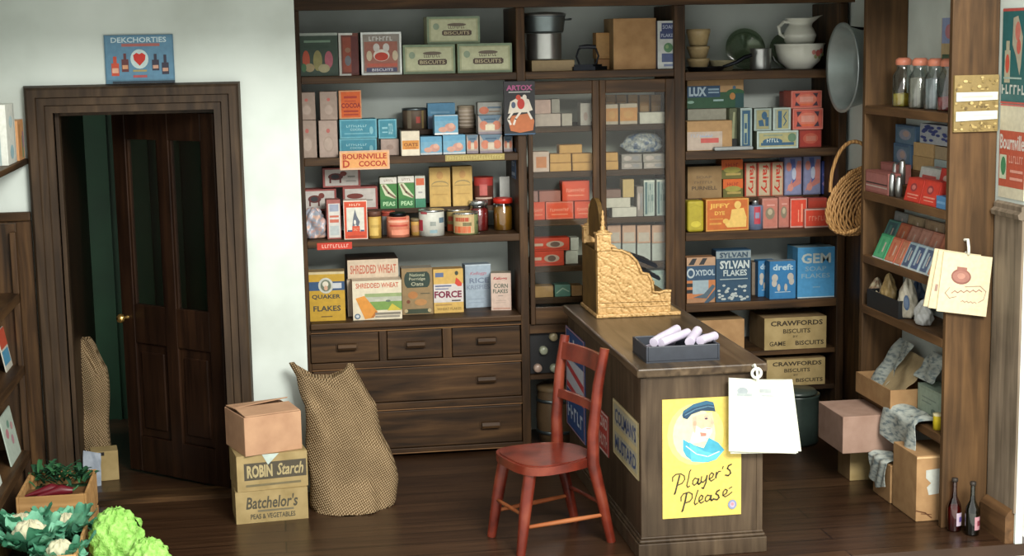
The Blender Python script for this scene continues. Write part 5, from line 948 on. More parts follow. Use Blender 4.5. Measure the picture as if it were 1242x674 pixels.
def sheet(name, label, P, m, amp=.02, seed=1, th=(0, 0, .0025), group=None, n=18):
    # P: four corners (Vector) with a crumple
    r_ = random.Random(seed); ph = [r_.uniform(0, 6) for _ in range(5)]; P = [Vector(p) for p in P]
    nn = (P[1]-P[0]).cross(P[3]-P[0]).normalized()
    def fn(u, v):
        p = (P[0]*(1-u)+P[1]*u)*(1-v)+(P[3]*(1-u)+P[2]*u)*v
        return tuple(p+nn*amp*(math.sin(7*u+ph[0]+3*v)+.6*math.sin(11*v+ph[1]-4*u)+.5*math.sin(17*u*v+ph[2])))
    o = MB().slab(fn, n, n, th, m).build(name); return tag(o, label, 'paper', group)
ym_ = (ya+yb_)/2
GN = 'printed papers on the lowest side shelf'
sheet('printed_paper', 'grey printed sheet standing in the kraft tray, farther one', [(3.19, ya-.04, S5+.06), (3.20, ym_, S5+.06), (3.34, ym_-.04, S5+.30), (3.35, ya-.08, S5+.30)], NEWS, .008, 2, group=GN)
sheet('printed_paper', 'buff printed sheet leaning in the kraft tray', [(3.18, ym_+.02, S5+.05), (3.19, yb_+.03, S5+.05), (3.345, yb_+.02, S5+.25), (3.34, ym_+.03, S5+.26)], paint('#9c8a68'), .007, 3, group=GN)
yq = solveY(1122, 3.3, S5+.1)
sbox('green_box', 'pale grey green box with faint print beside the tray', 'box', 1113, 1141, .15, S5+.001, 3.27, .12, '#8a9c8c', [('r', .1, .1, .9, .9, '#93a595'), ('r', .2, .6, .8, .64, '#6d8078'), ('r', .2, .45, .6, .49, '#6d8078'), ('e', .7, .25, .1, .1, '#5f746c')])
sheet('printed_paper', 'grey printed sheet bunched on top of the green box', [(3.28, yq+.09, S5+.17), (3.285, yq-.12, S5+.17), (3.36, yq-.12, S5+.3), (3.36, yq+.09, S5+.31)], NEWS, .008, 7, group=GN)
y0_ = solveY(1078, 3.16, S5); y1_ = solveY(1118, 3.16, S5)
r_ = random.Random(3)
def drape(u, v):   # from shelf over the edge and down
    Y = y0_+(y1_-y0_)*u; s_ = v*.30
    if s_ < .12: X, Z = 3.26-s_, S5+.006+.02*math.sin(9*u)*math.sin(v*7)+.012
    else: X, Z = 3.14-.02*math.sin(8*u+1)*(s_-.12)/.2-.012, S5+.012-(s_-.12)*(1-.35*abs(u-.45))
    return (X+.006*math.sin(15*u+6*v), Y, Z)
tag(MB().slab(drape, 20, 16, (.003, 0, .001), NEWS).build('draped_newspaper'), 'newspaper sheet draped over the edge of the lowest side shelf', 'paper')
Y = solveY(1135, 3.2, S5)
t = thing('yellow_tin', 'small bright yellow tin with a pale lid on the lowest side shelf', 'tin', (3.21, Y, S5))
MB().lathe([(0, S5+.001), (.024, S5+.001), (.024, S5+.07)], 3.21, Y, '#c8b428', n=22).build('body', t)
MB().lathe([(.025, S5+.07), (.025, S5+.082), (0, S5+.084)], 3.21, Y, '#c4bc94', n=22).build('lid', t)

# ---- boxes on the floor at the right
mt = rotbox('kraft_box', 'low kraft box with smudged black marks under the mauve box', 'box', 3.04, 7.90, .27, .185, .205, 0, 0, KY, [('p', [(.55, .4), (.7, .8), (.8, .55), (.95, .7), (.85, .3), (.7, .25)], '#2c241c'), ('e', .6, .3, .06, .06, '#2c241c')], side=KG)
rotbox('mauve_box', 'large dusty mauve box resting on a low kraft box', 'box', 2.925, 7.71, .31, .375, .20, .208, 0, KM, side=KM)
rotbox('kraft_box', 'kraft box with crumpled newspaper hanging down its front', 'box', 3.09, 7.46, .26, .235, .20, 0, 0, KR, side=KR)
rotbox('cardboard_box', 'tall kraft box with a white torn label by the pilaster', 'box', 3.094, 7.14, .27, .30, .335, 0, 0, KR, [('p', [(.18, .78), (.5, .8), (.52, .66), (.44, .6), (.54, .5), (.5, .42), (.24, .4), (.2, .52), (.28, .58), (.18, .66)], '#b9bdb4'), ('l', [(0, .17), (.18, .13), (.3, .05)], .006, '#5c3a22'), ('l', [(.1, .12), (.3, .1)], .004, '#5c3a22'), ('r', 0, .96, .75, .985, '#cfae80')], side=KR)
c1_, c2_ = solveY(1042, 3.07, .2), solveY(1086, 3.07, .2)
def drape2(u, v):
    x = 3.085+(u)*.2; s_ = v*.27
    if s_ < .1: return (x-.01, 7.55-s_+.01*math.sin(9*u), .203+.006+.012*abs(math.sin(8*u+5*v)))
    return (x+.02*math.sin(5*v)-.01, 7.45-.012-.012*math.sin(9*u+3*v), .212-(s_-.1)*(.95-.35*abs(u-.4)))
m = MB()
def drape3(u, v):
    Y = 7.70-.22*u; s_ = v*.25
    if s_ < .09: return (3.17-s_, Y, .2055+.004+.012*abs(math.sin(7*u+6*v)))
    return (3.078-.014*abs(math.sin(8*u+4*v)), Y+.03*(s_-.09)*math.sin(9*u), .212-(s_-.09)*(1-.4*abs(u-.5)))
tag(MB().slab(drape3, 18, 16, (.003, 0, .001), NEWS).build('draped_newspaper'), 'crumpled newspaper hanging over the low kraft box on the floor', 'paper')
# bottles in front of the pilaster
def bottle(px, py, m, label, lab_col):
    p = atZ(px, py, 0); x, y = p.x, p.y+.03; r_ = .034
    t = thing('glass_bottle', label, 'bottle', (x, y, 0), 'two bottles on the floor')
    MB().lathe([(0, 0), (r_*.95, 0), (r_, .01), (r_, .11), (r_*.9, .135), (r_*.4, .17), (.011, .2), (.011, .245)], x, y, m, n=28).build('bottle_body', t)
    MB().lathe([(0, .003), (r_*.9, .003), (r_*.93, .105), (r_*.5, .13), (0, .13)], x, y, lab_col[2], n=20).build('drink', t)
    MB().lathe([(.012, .243), (.015, .246), (.015, .262), (0, .264)], x, y, paint('#2a241e'), n=18).build('stopper', t)
    q = MB(); V = []
    for k in range(9):
        a = math.radians(-95+75*k/8)
        for z in (.03, .095): V.append((x+(r_+.0012)*math.cos(a), y+(r_+.0012)*math.sin(a), z))
    q.add(V, [(2*k, 2*k+2, 2*k+3, 2*k+1) for k in range(8)], lab_col[0], True)
    V = []
    for k in range(5):
        a = math.radians(-72+35*k/4)
        for z in (.05, .075): V.append((x+(r_+.002)*math.cos(a), y+(r_+.002)*math.sin(a), z))
    q.add(V, [(2*k, 2*k+2, 2*k+3, 2*k+1) for k in range(4)], lab_col[1], True)
    q.build('label', t)
bottle(1160, 645, DARKGL, 'dark red glass bottle with a white and blue label, left of two', ('#b8a8b8', '#5a4a8c', '#7c1a1c'))
bottle(1182, 650, DARKG2, 'dark green glass bottle with a pink label, right of two', ('#b88890', '#7a3440', '#2c3a30'))

# ---- pilaster sign, paper bags and posters on the right
X0, X1 = 3.182, 3.402
ZZ0, ZZ1 = 1.935, 2.2
m = MB().box(X0, X1, 7.004, 7.0195, ZZ0, ZZ1, '#8a7444')
rr = random.Random(5); it = [('r', 0, 0, 1, 1, '#7d6b40')]
for i in range(70):
    a, b_ = rr.uniform(.03, .97), rr.choice([rr.uniform(.74, .98), rr.uniform(.4, .52), rr.uniform(.03, .16)])
    it.append(('e', a, b_, rr.uniform(.02, .05), rr.uniform(.012, .03), rr.choice(['#6d5c34', '#a08c58', '#7d6a3c', '#b09c68', '#5c4c2c'])))
it += [('p', [(.03, .54), (.03, .7), (.97, .7), (.97, .56)], '#c4c4b8'), ('p', [(.03, .19), (.03, .36), (.97, .37), (.97, .22)], '#c4c4b8'), ('r', .15, .6, .85, .64, '#a8a89c'), ('r', .12, .28, .9, .3, '#b0b0a4')]
m.art((X0, 7.004, ZZ0), (X1-X0, 0, 0), (0, 0, ZZ1-ZZ0), (0, -1, 0), it, de=.0001)
tag(m.build('tag_board', rz=0), 'mottled gold board with two white strips on the pilaster', 'sign')
def paperbag(label, P, Y, th, col, art, name='paper_bag', group='paper bags on the pilaster hook'):
    # P: px corners bl, br, tr, tl at depth Y
    W_ = [atY(x, y, Y) for x, y in P]
    m = MB(); m.hexa([W_[0], W_[1], W_[1]+Vector((0, th, 0)), W_[0]+Vector((0, th, 0)), W_[3], W_[2], W_[2]+Vector((0, th, 0)), W_[3]+Vector((0, th, 0))], col)
    if art: m.art(W_[0], W_[1]-W_[0], W_[3]-W_[0], (0, -1, 0), art)
    return tag(m.build(name), label, 'bag', group)
bagart = [('e', .4, .62, .2, .13, '#7d5248'), ('e', .4, .62, .17, .1, '#94685c'), ('r', .3, .72, .5, .78, '#8c6054'), ('e', .4, .63, .08, .05, '#a87c6c'), ('l', [(.25+.06*k_, .33+.008*k_+(.035 if k_ % 2 else 0)) for k_ in range(11)], .004, '#8d6a60'), ('l', [(.45+.04*k_, .2+(.025 if k_ % 2 else 0)) for k_ in range(9)], .003, '#94786c'), ('l', [(.2, .42), (.12, .32), (.22, .24), (.35, .28)], .003, '#8c7468'), ('l', [(.5, .46), (.8, .5), (.93, .42), (.9, .28), (.8, .22)], .003, '#8c7468')]
paperbag('cream paper bag at the back of the pilaster bunch', [(1120, 371), (1170, 378), (1180, 308), (1134, 301)], 7.006, .006, '#b8ac8c', [('r', .12, .4, .2, .5, '#8c7468')])
paperbag('cream paper bag in the middle of the pilaster bunch', [(1126, 373), (1180, 381), (1190, 309), (1139, 303)], 6.997, .006, '#c0b494', [('r', .06, .3, .12, .42, '#8c7468')])
paperbag('cream paper bag with a brown basket picture in front', [(1136, 377), (1196, 384), (1204, 312), (1145, 305)], 6.988, .006, '#c9bd9c', bagart)
h = atY(1172, 304, 7.0); q = MB().tube([(h.x, 7.0195, h.z+.05), (h.x, 6.985, h.z+.055), (h.x, 6.975, h.z+.02), (h.x+.004, 6.98, h.z-.012), (h.x+.004, 7.012, h.z-.01)], .007, GLZ)
tag(q.build('bag_hook'), 'white hook holding the paper bags on the pilaster', 'hook')
def wallposter(label, ya, yb_, z0, z1, body, art):
    m = MB().box(XR-.005, XR-.001, yb_, ya, z0, z1, body).art((XR-.005, ya, z0), (0, yb_-ya, 0), (0, 0, z1-z0), (-1, 0, 0), art); return tag(m.build('wall_poster'), label, 'poster')
zt_, zm_, zm2, zb0 = 2.505, 2.068, 1.937, 1.628
wallposter('dark teal drinks poster above the red and white one', 6.985, 6.73, zm_+.0, zt_, '#1f5a5c', [('r', 0, .97, 1, 1, '#a84a44'), ('p', [(.42, .9), (.6, .92), (.8, .7), (.75, .4), (.7, .3), (.55, .5), (.4, .62)], '#9c9684'), ('e', .6, .76, .1, .1, '#b0685c'), ('e', .65, .6, .08, .08, '#b0584c'), ('r', .12, .22, .34, .56, '#a3a08a'), ('r', .17, .56, .3, .66, '#a3a08a'), ('e', .23, .42, .08, .1, '#b85040'), ('q', 6, .04, .1, .97, .2, '#b4bab4'), ('r', .1, .26, .8, .28, '#8fa6a0'), ('r', 0, 0, 1, .02, '#a84a44')])
wallposter('cream and red cocoa poster above the dado rail', 6.985, 6.73, zb0, zm_-.004, '#c0bba4', [('r', 0, .12, 1, .72, '#a8503c'), ('r', 0, .985, 1, 1, '#b85a5a'), ('t', 'Bournville', .03, .52, .97, .68, '#c4c0b8', 0, .02), ('r', .03, .2, .3, .46, '#b8c0a8'), ('e', .18, .34, .1, .1, '#3c7a54'), ('q', 7, .4, .38, .96, .46, '#c99080'), ('r', .45, .28, .95, .31, '#c99080'), ('r', .45, .2, .95, .23, '#c99080')])

# ---- basin and basket hanging at the right corner
def axisM(cx, cy, cz, yaw, tip=0):   # local +z of the lathe points out of the mouth
    d_ = Vector((math.cos(yaw)*math.cos(tip), math.sin(yaw)*math.cos(tip), math.sin(tip)))
    return Matrix.Translation((cx, cy, cz)) @ d_.to_track_quat('Z', 'Y').to_matrix().to_4x4()
BASM, b, L = base('basin_metal', .33, .55); n = noise(BASM, L, 6, 3); r = ramp(BASM, [(.3, '#8f9b9b'), (.7, '#a9b4b4')]); L.new(n.outputs[0], r.inputs[0]); L.new(r.outputs[0], b.inputs['Base Color'])
t = thing('hanging_basin', 'large grey metal basin hanging on its side in the right corner', 'basin', (3.27, 8.53, 1.98))
Mx = axisM(3.335, 8.50, 2.215, math.radians(180))
MB().lathe([(0, 0), (.19, 0), (.2, .012), (.235, .135), (.252, .14), (.252, .147), (.228, .14), (.19, .012), (0, .008)], 0, 0, BASM, n=48, M=Mx).build('basin_body', t)
MB().tube([(3.409, 8.53, 2.43), (3.32, 8.53, 2.43), (3.25, 8.53, 2.437)], .008, IRON).build('hook', t)
WK, b, L = base('wicker', .6); wv_ = N(WK, 'ShaderNodeTexWave'); wv_.inputs['Scale'].default_value = 30; wv_.inputs['Distortion'].default_value = 2; tc = N(WK, 'ShaderNodeTexCoord'); L.new(tc.outputs['Object'], wv_.inputs[0]); r = ramp(WK, [(.2, '#8a6438'), (.8, '#bd9460')]); L.new(wv_.outputs[1], r.inputs[0]); L.new(r.outputs[0], b.inputs['Base Color'])
t = thing('wicker_basket', 'round wicker basket with a hoop handle hanging in the right corner', 'basket', (3.27, 8.5, 1.22))
Mb = axisM(3.36, 8.44, 1.405, math.radians(200), .5) @ Matrix.Scale(.92, 4)
rings = []
q = MB()
for k in range(11):
    f = k/10; rr_ = .13+.09*math.sin(f*1.45); zz_ = .0+.16*f; pts = []
    for i in range(49):
        a = 2*math.pi*i/48; w = rr_+.004*math.cos(12*a+k*math.pi); p = Mb @ Vector((w*math.cos(a), w*math.sin(a), zz_)); pts.append(p)
    q.tube(pts, .0075, WK, n=6, cap=False)
q.build('woven_wall', t)
q = MB()
for k in range(6):
    rr_ = .125-.022*k; q.tube([Mb @ Vector((rr_*math.cos(2*math.pi*i/32), rr_*math.sin(2*math.pi*i/32), .004*math.cos(5*i))) for i in range(33)], .011, WK, n=6, cap=False)
q.build('woven_base', t)
q = MB()
for s_ in (0, 1): q.tube([Mb @ Vector(((.222+.004*math.cos(9*a_+s_*math.pi))*math.cos(a_), (.222+.004*math.cos(9*a_+s_*math.pi))*math.sin(a_), .165+.006*math.sin(9*a_+s_*math.pi))) for a_ in [2*math.pi*i/72 for i in range(73)]], .008, WK, n=6, cap=False)
q.build('rim', t)
hk = Mb @ Vector((0, 0, .165)); d_ = (Mb.to_3x3() @ Vector((0, 0, 1))); side_ = Vector((d_.y, -d_.x, 0)).normalized(); upv = Vector((0, 0, 1))
MB().tube([hk+side_*.21*math.cos(a)+upv*(.03+.30*math.sin(a)) for a in [math.pi*i/16 for i in range(17)]], .011, WK, n=8).build('hoop_handle', t)
MB().tube([(3.409, 8.5, hk.z+.31), (3.3, 8.5, hk.z+.315), (hk.x+.0, 8.48, hk.z+.318)], .007, IRON).build('hook', t)
m = MB().box(3.38, 3.397, 8.3, 8.42, 1.1, 1.19, '#35587c').art((3.38, 8.42, 1.1), (0, -.12, 0), (0, 0, .09), (-1, 0, 0), [('r', .1, .2, .9, .5, '#a8b0b4')]); tag(m.build('blue_card'), 'small blue card on the wall below the basket', 'card')

# ================================================================== counter
CX0, CX1, CY0, CY1, CZT = 1.613, 2.232, 6.85, 8.68, .907
ct = thing('shop_counter', 'dark brown wooden shop counter with a moulded base', 'counter', (1.92, 7.7, 0))
MB().box(CX0, CX1, CY0, CY1, CZT-.042, CZT, CT).build('counter_top', ct, bevel=.008)
bd = MB().box(CX0+.025, CX1-.02, CY0+.025, CY1-.02, .0, CZT-.042, CW)
bd.box(CX0+.02, CX0+.05, CY0+.02, CY0+.05, .1, CZT-.045, CW).box(CX1-.045, CX1-.015, CY0+.02, CY0+.05, .1, CZT-.045, CW)
bd.build('body', ct, bevel=.004)
def ring(w, z0, z1, m):
    return MB().box(CX0+.025-w, CX1-.02+w, CY0+.025-w, CY1-.02+w, z0, z1, m)
ring(.022, .0, .075, CW).build('plinth', ct, bevel=.004)
ring(.016, .0755, .092, CW).build('plinth_moulding', ct, bevel=.007)
ring(.008, .0925, .105, CW).build('plinth_moulding', ct, bevel=.005)
# poster with the sailor on the counter front
PC = [(50, 40), (433, 630)]
def poster_px(x, y): return ((x-52)/(432-52), 1-(y-38)/(625-38))
def ppl(*pts): return [poster_px(x, y) for x, y in pts]
pa = [('r', 0, 0, 1, 1, '#cdb75c')]
pa += [('e', .42, .70, .36, .26, '#dcc877'), ('e', .40, .70, .27, .22, '#e0d3a0')]
pa += [('p', ppl((198, 200), (262, 240), (270, 250), (180, 262)), '#d8c8b8'),
  ('p', ppl((150, 235), (190, 262), (250, 285), (275, 235), (320, 262), (350, 300), (310, 345), (270, 356), (200, 350), (165, 320), (150, 290)), '#3f97ae'),
  ('p', ppl((180, 250), (250, 300), (290, 312), (350, 300), (310, 345), (250, 356), (190, 348)), '#55a9bc'),
  ('l', ppl((165, 270), (215, 312), (270, 328), (325, 306)), .004, '#c8dcdc'),
  ('p', ppl((196, 128), (290, 108), (296, 140), (300, 165), (288, 190), (292, 205), (270, 232), (238, 232), (205, 205), (196, 170)), '#d8ab90'),
  ('p', ppl((196, 128), (214, 124), (216, 170), (206, 196), (196, 170)), '#b8a08c'),
  ('p', ppl((214, 172), (240, 190), (262, 182), (288, 188), (292, 206), (272, 236), (236, 238), (208, 212)), '#cfc6bc'),
  ('p', ppl((232, 206), (262, 212), (262, 226), (236, 226)), '#b87868'),
  ('l', ppl((262, 190), (284, 192)), .003, '#a06050'), ('e', *poster_px(262, 140), .02, .008, '#3c3c4c'), ('l', ppl((252, 131), (272, 128)), .003, '#a89888'), ('p', ppl((286, 136), (302, 164), (284, 168)), '#d0a088'),
  ('e', *poster_px(207, 160), .02, .02, '#c89078'),
  ('p', ppl((146, 118), (152, 96), (200, 66), (262, 52), (296, 62), (302, 84), (268, 82), (200, 108), (170, 136), (152, 132)), '#2c5a74'),
  ('p', ppl((150, 112), (200, 84), (268, 70), (300, 78), (306, 108), (286, 104), (240, 100), (190, 116), (172, 138), (152, 132)), '#1f3c54'),
  ('l', ppl((160, 118), (210, 92), (270, 80), (298, 86)), .004, '#54788c')]
INK = '#2a2a22'
def cur(pts, w=.0045): return ('l', ppl(*pts), w, INK)
def arc(cx, cy, rx, ry, a0, a1, n=12, sl=.35):
    return [(cx+rx*math.cos(math.radians(a0+(a1-a0)*i/n))+sl*(-ry*math.sin(math.radians(a0+(a1-a0)*i/n))*-1)*-1*.6, cy-ry*math.sin(math.radians(a0+(a1-a0)*i/n))) for i in range(n+1)]
pa += [cur([(134, 412), (124, 450), (112, 498), (108, 504)], .007), cur([(100, 440), (100, 420), (116, 406), (140, 405), (156, 416), (158, 434), (146, 452), (126, 460)]),
  cur([(188, 388), (182, 396), (176, 430), (168, 464), (172, 474), (182, 468)]), cur([(222, 436), (208, 430), (198, 442), (196, 458), (204, 466), (216, 456), (226, 434)]), cur([(226, 434), (220, 456), (226, 462), (238, 452)], .007),
  cur([(240, 424), (236, 446), (246, 454), (260, 440), (266, 420)]), cur([(266, 420), (260, 456), (248, 484), (240, 480)], .006), cur([(276, 440), (292, 430), (298, 416), (288, 408), (278, 420), (276, 440), (286, 450), (302, 440)]),
  cur([(312, 408), (308, 436)], .007), cur([(310, 424), (322, 404), (332, 404)]), cur([(344, 380), (340, 392)]), cur([(384, 372), (370, 378), (364, 392), (376, 402), (380, 416), (368, 428), (354, 424)], .006)]
pa += [cur([(168, 500), (160, 540), (148, 586), (144, 592)], .007), cur([(140, 540), (140, 520), (152, 504), (178, 498), (194, 508), (194, 528), (182, 544), (162, 550)]),
  cur([(222, 490), (212, 520), (204, 552), (208, 562), (220, 554)]), cur([(226, 546), (242, 536), (246, 522), (238, 516), (228, 528), (226, 546), (236, 556), (250, 548)]),
  cur([(282, 522), (268, 518), (258, 530), (256, 544), (264, 550), (276, 542), (286, 520)]), cur([(286, 520), (282, 540), (288, 546), (298, 538)], .007),
  cur([(326, 496), (314, 502), (308, 514), (320, 522), (324, 534), (314, 544), (300, 540)], .006), cur([(344, 524), (360, 514), (364, 500), (354, 494), (344, 506), (342, 524), (354, 532), (372, 522), (386, 510)]), cur([(372, 492), (386, 484)], .004)]
pa += [('e', *poster_px(388, 572), .055, .04, '#7c88a8'), ('e', *poster_px(388, 572), .035, .026, '#a89cb0'), ('e', *poster_px(388, 570), .018, .014, '#b08088')]
yb0 = CY0+.0245
pbl, ptr_ = atY(803.5, 629, yb0), atY(899, 479.5, yb0)
pm = MB().box(pbl.x, ptr_.x, yb0-.004, yb0, pbl.z, ptr_.z, '#c8b054')
pm.art((pbl.x, yb0-.004, pbl.z), (ptr_.x-pbl.x, 0, 0), (0, 0, ptr_.z-pbl.z), (0, -1, 0), pa, de=.00012)
tag(pm.build('counter_poster', rz=0), 'yellow poster with a bearded sailor in a navy cap on the counter front', 'poster')
# signs on the left side of the counter
def side_sign(label, x0, x1, yt, yb, body, art, name='enamel_sign'):
    X = CX0+.025
    A = atX(x0, (yt+yb)/2, X); B = atX(x1, (yt+yb)/2, X)
    Z0, Z1 = atX((x0+x1)/2, yb, X).z, atX((x0+x1)/2, yt, X).z
    m = MB().box(X-.004, X-.0005, B.y, A.y, Z0, Z1, body).art((X-.004, A.y, Z0), (0, B.y-A.y, 0), (0, 0, Z1-Z0), (-1, 0, 0), art)
    return tag(m.build(name), label, 'sign')
side_sign('tall blue white and red sign seen behind the chair', 688, 710, 405, 525, '#27487f', [('r', 0, .38, 1, .7, '#b8bcc8'), ('p', [(0, .66), (1, .55), (1, .48), (0, .6)], '#b53a40'), ('p', [(0, .46), (1, .38), (1, .34), (0, .4)], '#b53a40'), ('q', 3, .15, .78, .9, .92, '#bcc4d4'), ('q', 5, .08, .1, .92, .24, '#aebacc')]+frame('#a08090', .04, .015))
side_sign('small red sign with white letters beside the chair back', 727.5, 738.5, 500, 548, '#a63a34', [('t', 'OXO', .1, .6, .9, .9, '#c8b4b0', 0, .03), ('q', 5, .1, .15, .9, .45, '#c8b4b0')]+frame('#c0a8a4', .05))
side_sign('cream and navy mustard sign nearest the counter corner', 745, 775, 498, 565, '#b0a37a', [('r', .05, .55, .95, .94, '#9a9884'), ('t', "COLMAN'S", .08, .6, .92, .88, '#34466c', 0, .03), ('r', .05, .08, .95, .44, '#9a9884'), ('t', 'MUSTARD', .08, .12, .92, .38, '#34466c', 0, .03)]+frame('#c0b48c', .04, .03))
# bags on the hook at the counter corner
GH = 'white paper bags on the counter hook'
CBY = CY0-.012
for i, (P, lab) in enumerate((([(893, 548), (972, 547), (961, 460), (884, 460)], 'white paper bag at the back of the counter bunch'), ([(886, 550), (968, 549), (958, 461), (885, 459)], 'white paper bag in the middle of the counter bunch'), ([(884, 547), (966, 550), (952, 462), (884, 458)], 'white paper bag in front with a faint printed mark'))):
    paperbag(lab, P, CBY-.012*i, .005, '#c9ccbc', [('e', .2, .83, .08, .05, '#8d979a'), ('r', .12, .76, .34, .8, '#98a2a2'), ('r', .45, .82, .62, .87, '#98a0a0'), ('r', .48, .77, .66, .79, '#a0a8a8')] if i == 2 else [], group=GH)
h = atY(917, 455, CBY-.03); q = MB().tube([(h.x-.002, CY0-.001, h.z+.035), (h.x, CY0-.02, h.z+.045), (h.x+.003, CY0-.048, h.z+.02), (h.x+.006, CY0-.05, h.z-.015), (h.x+.006, CY0-.03, h.z-.03)], .0065, GLZ).tube([(h.x+.022*math.cos(a_), CY0-.05, h.z+.012+.022*math.sin(a_)) for a_ in [i_*math.pi/8 for i_ in range(17)]], .007, GLZ)
tag(q.build('bag_hook'), 'white hook at the counter corner holding white paper bags', 'hook')
# tray of paper rolls
p0, p1 = atZ(784, 441, CZT), atZ(874, 437, CZT); ty0 = 6.965; ty1 = 7.245
SLT = paint('#333840', .45)
t = thing('black_tray', 'shallow black tray on the counter holding pale paper rolls', 'tray', ((p0.x+p1.x)/2, 7.1, CZT))
MB().box(p0.x, p1.x, ty0, ty1, CZT+.0005, CZT+.008, SLT).build('base', t)
for bx_ in ((p0.x, p0.x+.01, ty0, ty1), (p1.x-.01, p1.x, ty0, ty1), (p0.x+.01, p1.x-.01, ty0, ty0+.01), (p0.x+.01, p1.x-.01, ty1-.01, ty1)): MB().box(*bx_, CZT+.008, CZT+.078, SLT).build('side', t, bevel=.003)
ROLL = card('lilac_paper', '#b5aec4', '#cfcad6')
for i, (ax, ay, az, bx_, by_, bz, r_) in enumerate(((.05, .06, .09, .21, .24, .115, .022), (.08, .04, .09, .25, .19, .105, .021), (.22, .05, .085, .30, .2, .11, .023), (.27, .045, .09, .37, .15, .09, .022), (.03, .12, .05, .19, .24, .055, .017), (.12, .05, .04, .3, .08, .04, .018))):
    a_, b_ = Vector((p0.x+ax, ty0+ay, CZT+az-.004)), Vector((p0.x+bx_, ty0+by_, CZT+bz-.004)); dd = (b_-a_)
    q = MB().tube([a_, a_+dd*.3+Vector((0, 0, .003)), a_+dd*.7, b_], r_, ROLL, n=12)
    tag(q.build('paper_roll'), ('lilac paper roll at the left, lying diagonally on the tray pile', 'lilac paper roll second from the left on the tray pile', 'lilac paper roll in the middle of the tray pile', 'short lilac paper roll at the right of the tray pile', 'lilac paper roll low at the back left of the tray', 'lilac paper roll low along the tray front')[i], 'paper roll', 'paper rolls in the black tray')
# cash register
RX = atZ(722, 383, CZT).x; RW = atZ(820, 379, CZT).x-RX; RY0, RY1 = 8.20, 8.60
def rp_(x, y): p = atY(x, y, RY0+.02); return (p.x, p.z)
rg = thing('cash_register', 'ornate embossed brass cash register with stepped curving sides', 'cash register', (RX+RW/2, 8.4, CZT))
MB().box(RX-.012, RX+RW+.008, RY0-.02, RY1+.02, CZT+.0005, CZT+.022, BR).build('base', rg, bevel=.006)
b0 = rp_(724, 379)[0]
side = [(b0, CZT+.022), (rp_(812, 376)[0], CZT+.022), rp_(812.5, 352), rp_(806, 351.5), rp_(798, 354), rp_(791, 353), rp_(789.5, 340), rp_(785, 331.5), rp_(777, 330), rp_(771, 316), rp_(762, 307), rp_(752, 303), rp_(741, 302), rp_(739, 299), rp_(739, 285.5), rp_(723.5, 286.5)]
side[0] = (rp_(723.5, 300)[0], CZT+.022)
for a, b_ in ((RY0, RY0+.03), (RY1-.03, RY1)):
    MB().prism(side, a, b_, BR).build('side_plate', rg, bevel=.003)
    # raised scroll along the outline and panel lines
edge = [Vector((x, RY0-.004, z)) for x, z in side[2:13]]
MB().tube(edge, .008, BR, n=8).build('scroll_moulding', rg)
pl_ = MB()
for y0_, y1_ in ((361, 358.5), (366.5, 364)):
    a_, b_ = rp_(726, y0_+5), rp_(810, y1_+5); pl_.tube([(a_[0], RY0-.002, a_[1]), (b_[0], RY0-.002, b_[1])], .004, BR, n=6)
pl_.build('panel_line', rg)
inner = [side[0], (side[1][0]-.01, side[1][1]), (side[2][0]-.012, side[2][1]-.012), (side[5][0]-.006, side[5][1]-.012), (side[8][0]-.01, side[8][1]-.012), (side[10][0], side[10][1]-.016), (side[12][0], side[12][1]-.012), (side[14][0]-.004, side[12][1]+.0), (side[15][0]+.006, side[12][1]+.0)]
MB().box(side[0][0]-.006, side[0][0], RY0+.012, RY1-.012, CZT+.022, side[13][1]-.02, DBR).build('shaded_back_plate', rg, bevel=.002)  # shade on the till's left face, painted in as a darker plate
MB().prism(inner, RY0+.03, RY1-.03, DBR).build('casing', rg)
tx0, tx1 = side[15][0]-.004, side[14][0]+.004; tz = side[15][1]
for yy in (RY0-.008, RY1-.055):
    MB().box(tx0, tx1, yy, yy+.06, side[13][1]-.02, tz+.01, BR).box(tx0-.006, tx1+.006, yy-.006, yy+.066, tz+.01, tz+.02, BR).build('corner_tower', rg, bevel=.003)
    cxx = (tx0+tx1)/2; cyy = yy+.03
    MB().lathe([(.03, tz+.02), (.03, tz+.028), (.012, tz+.036), (.016, tz+.046), (.008, tz+.06), (.012, tz+.075), (.006, tz+.09), (.009, tz+.105), (.004, tz+.12), (.007, tz+.13), (0, tz+.142)], cxx, cyy, BR, n=16).build('finial', rg)
cxx = (tx0+tx1)/2; sg = [(RY0+.055, tz-.03), (RY1-.06, tz-.03), (RY1-.06, tz+.06)]+[(8.40+.145*math.cos(math.radians(a)), tz+.06+.13*math.sin(math.radians(a))) for a in range(0, 181, 15)]+[(RY0+.055, tz+.06)]
MB().prism(sg, cxx-.012, cxx+.012, DBR, axis='X').build('sign_plate', rg, bevel=.003)
for x, y, L_ in ((783, 318, .085), (791, 333, .065)):
    p = rp_(x, y)
    for j in range(4):
        yy = RY0+.06+j*.085
        MB().prism([(p[0]-.05, p[1]+.012), (p[0]-.05, p[1]+.03), (p[0]+L_-.02, p[1]-.012), (p[0]+L_-.01, p[1]-.03), (p[0]+L_-.02, p[1]-.038)], yy-.015, yy+.015, IRON).build('key_lever', rg, bevel=.003)

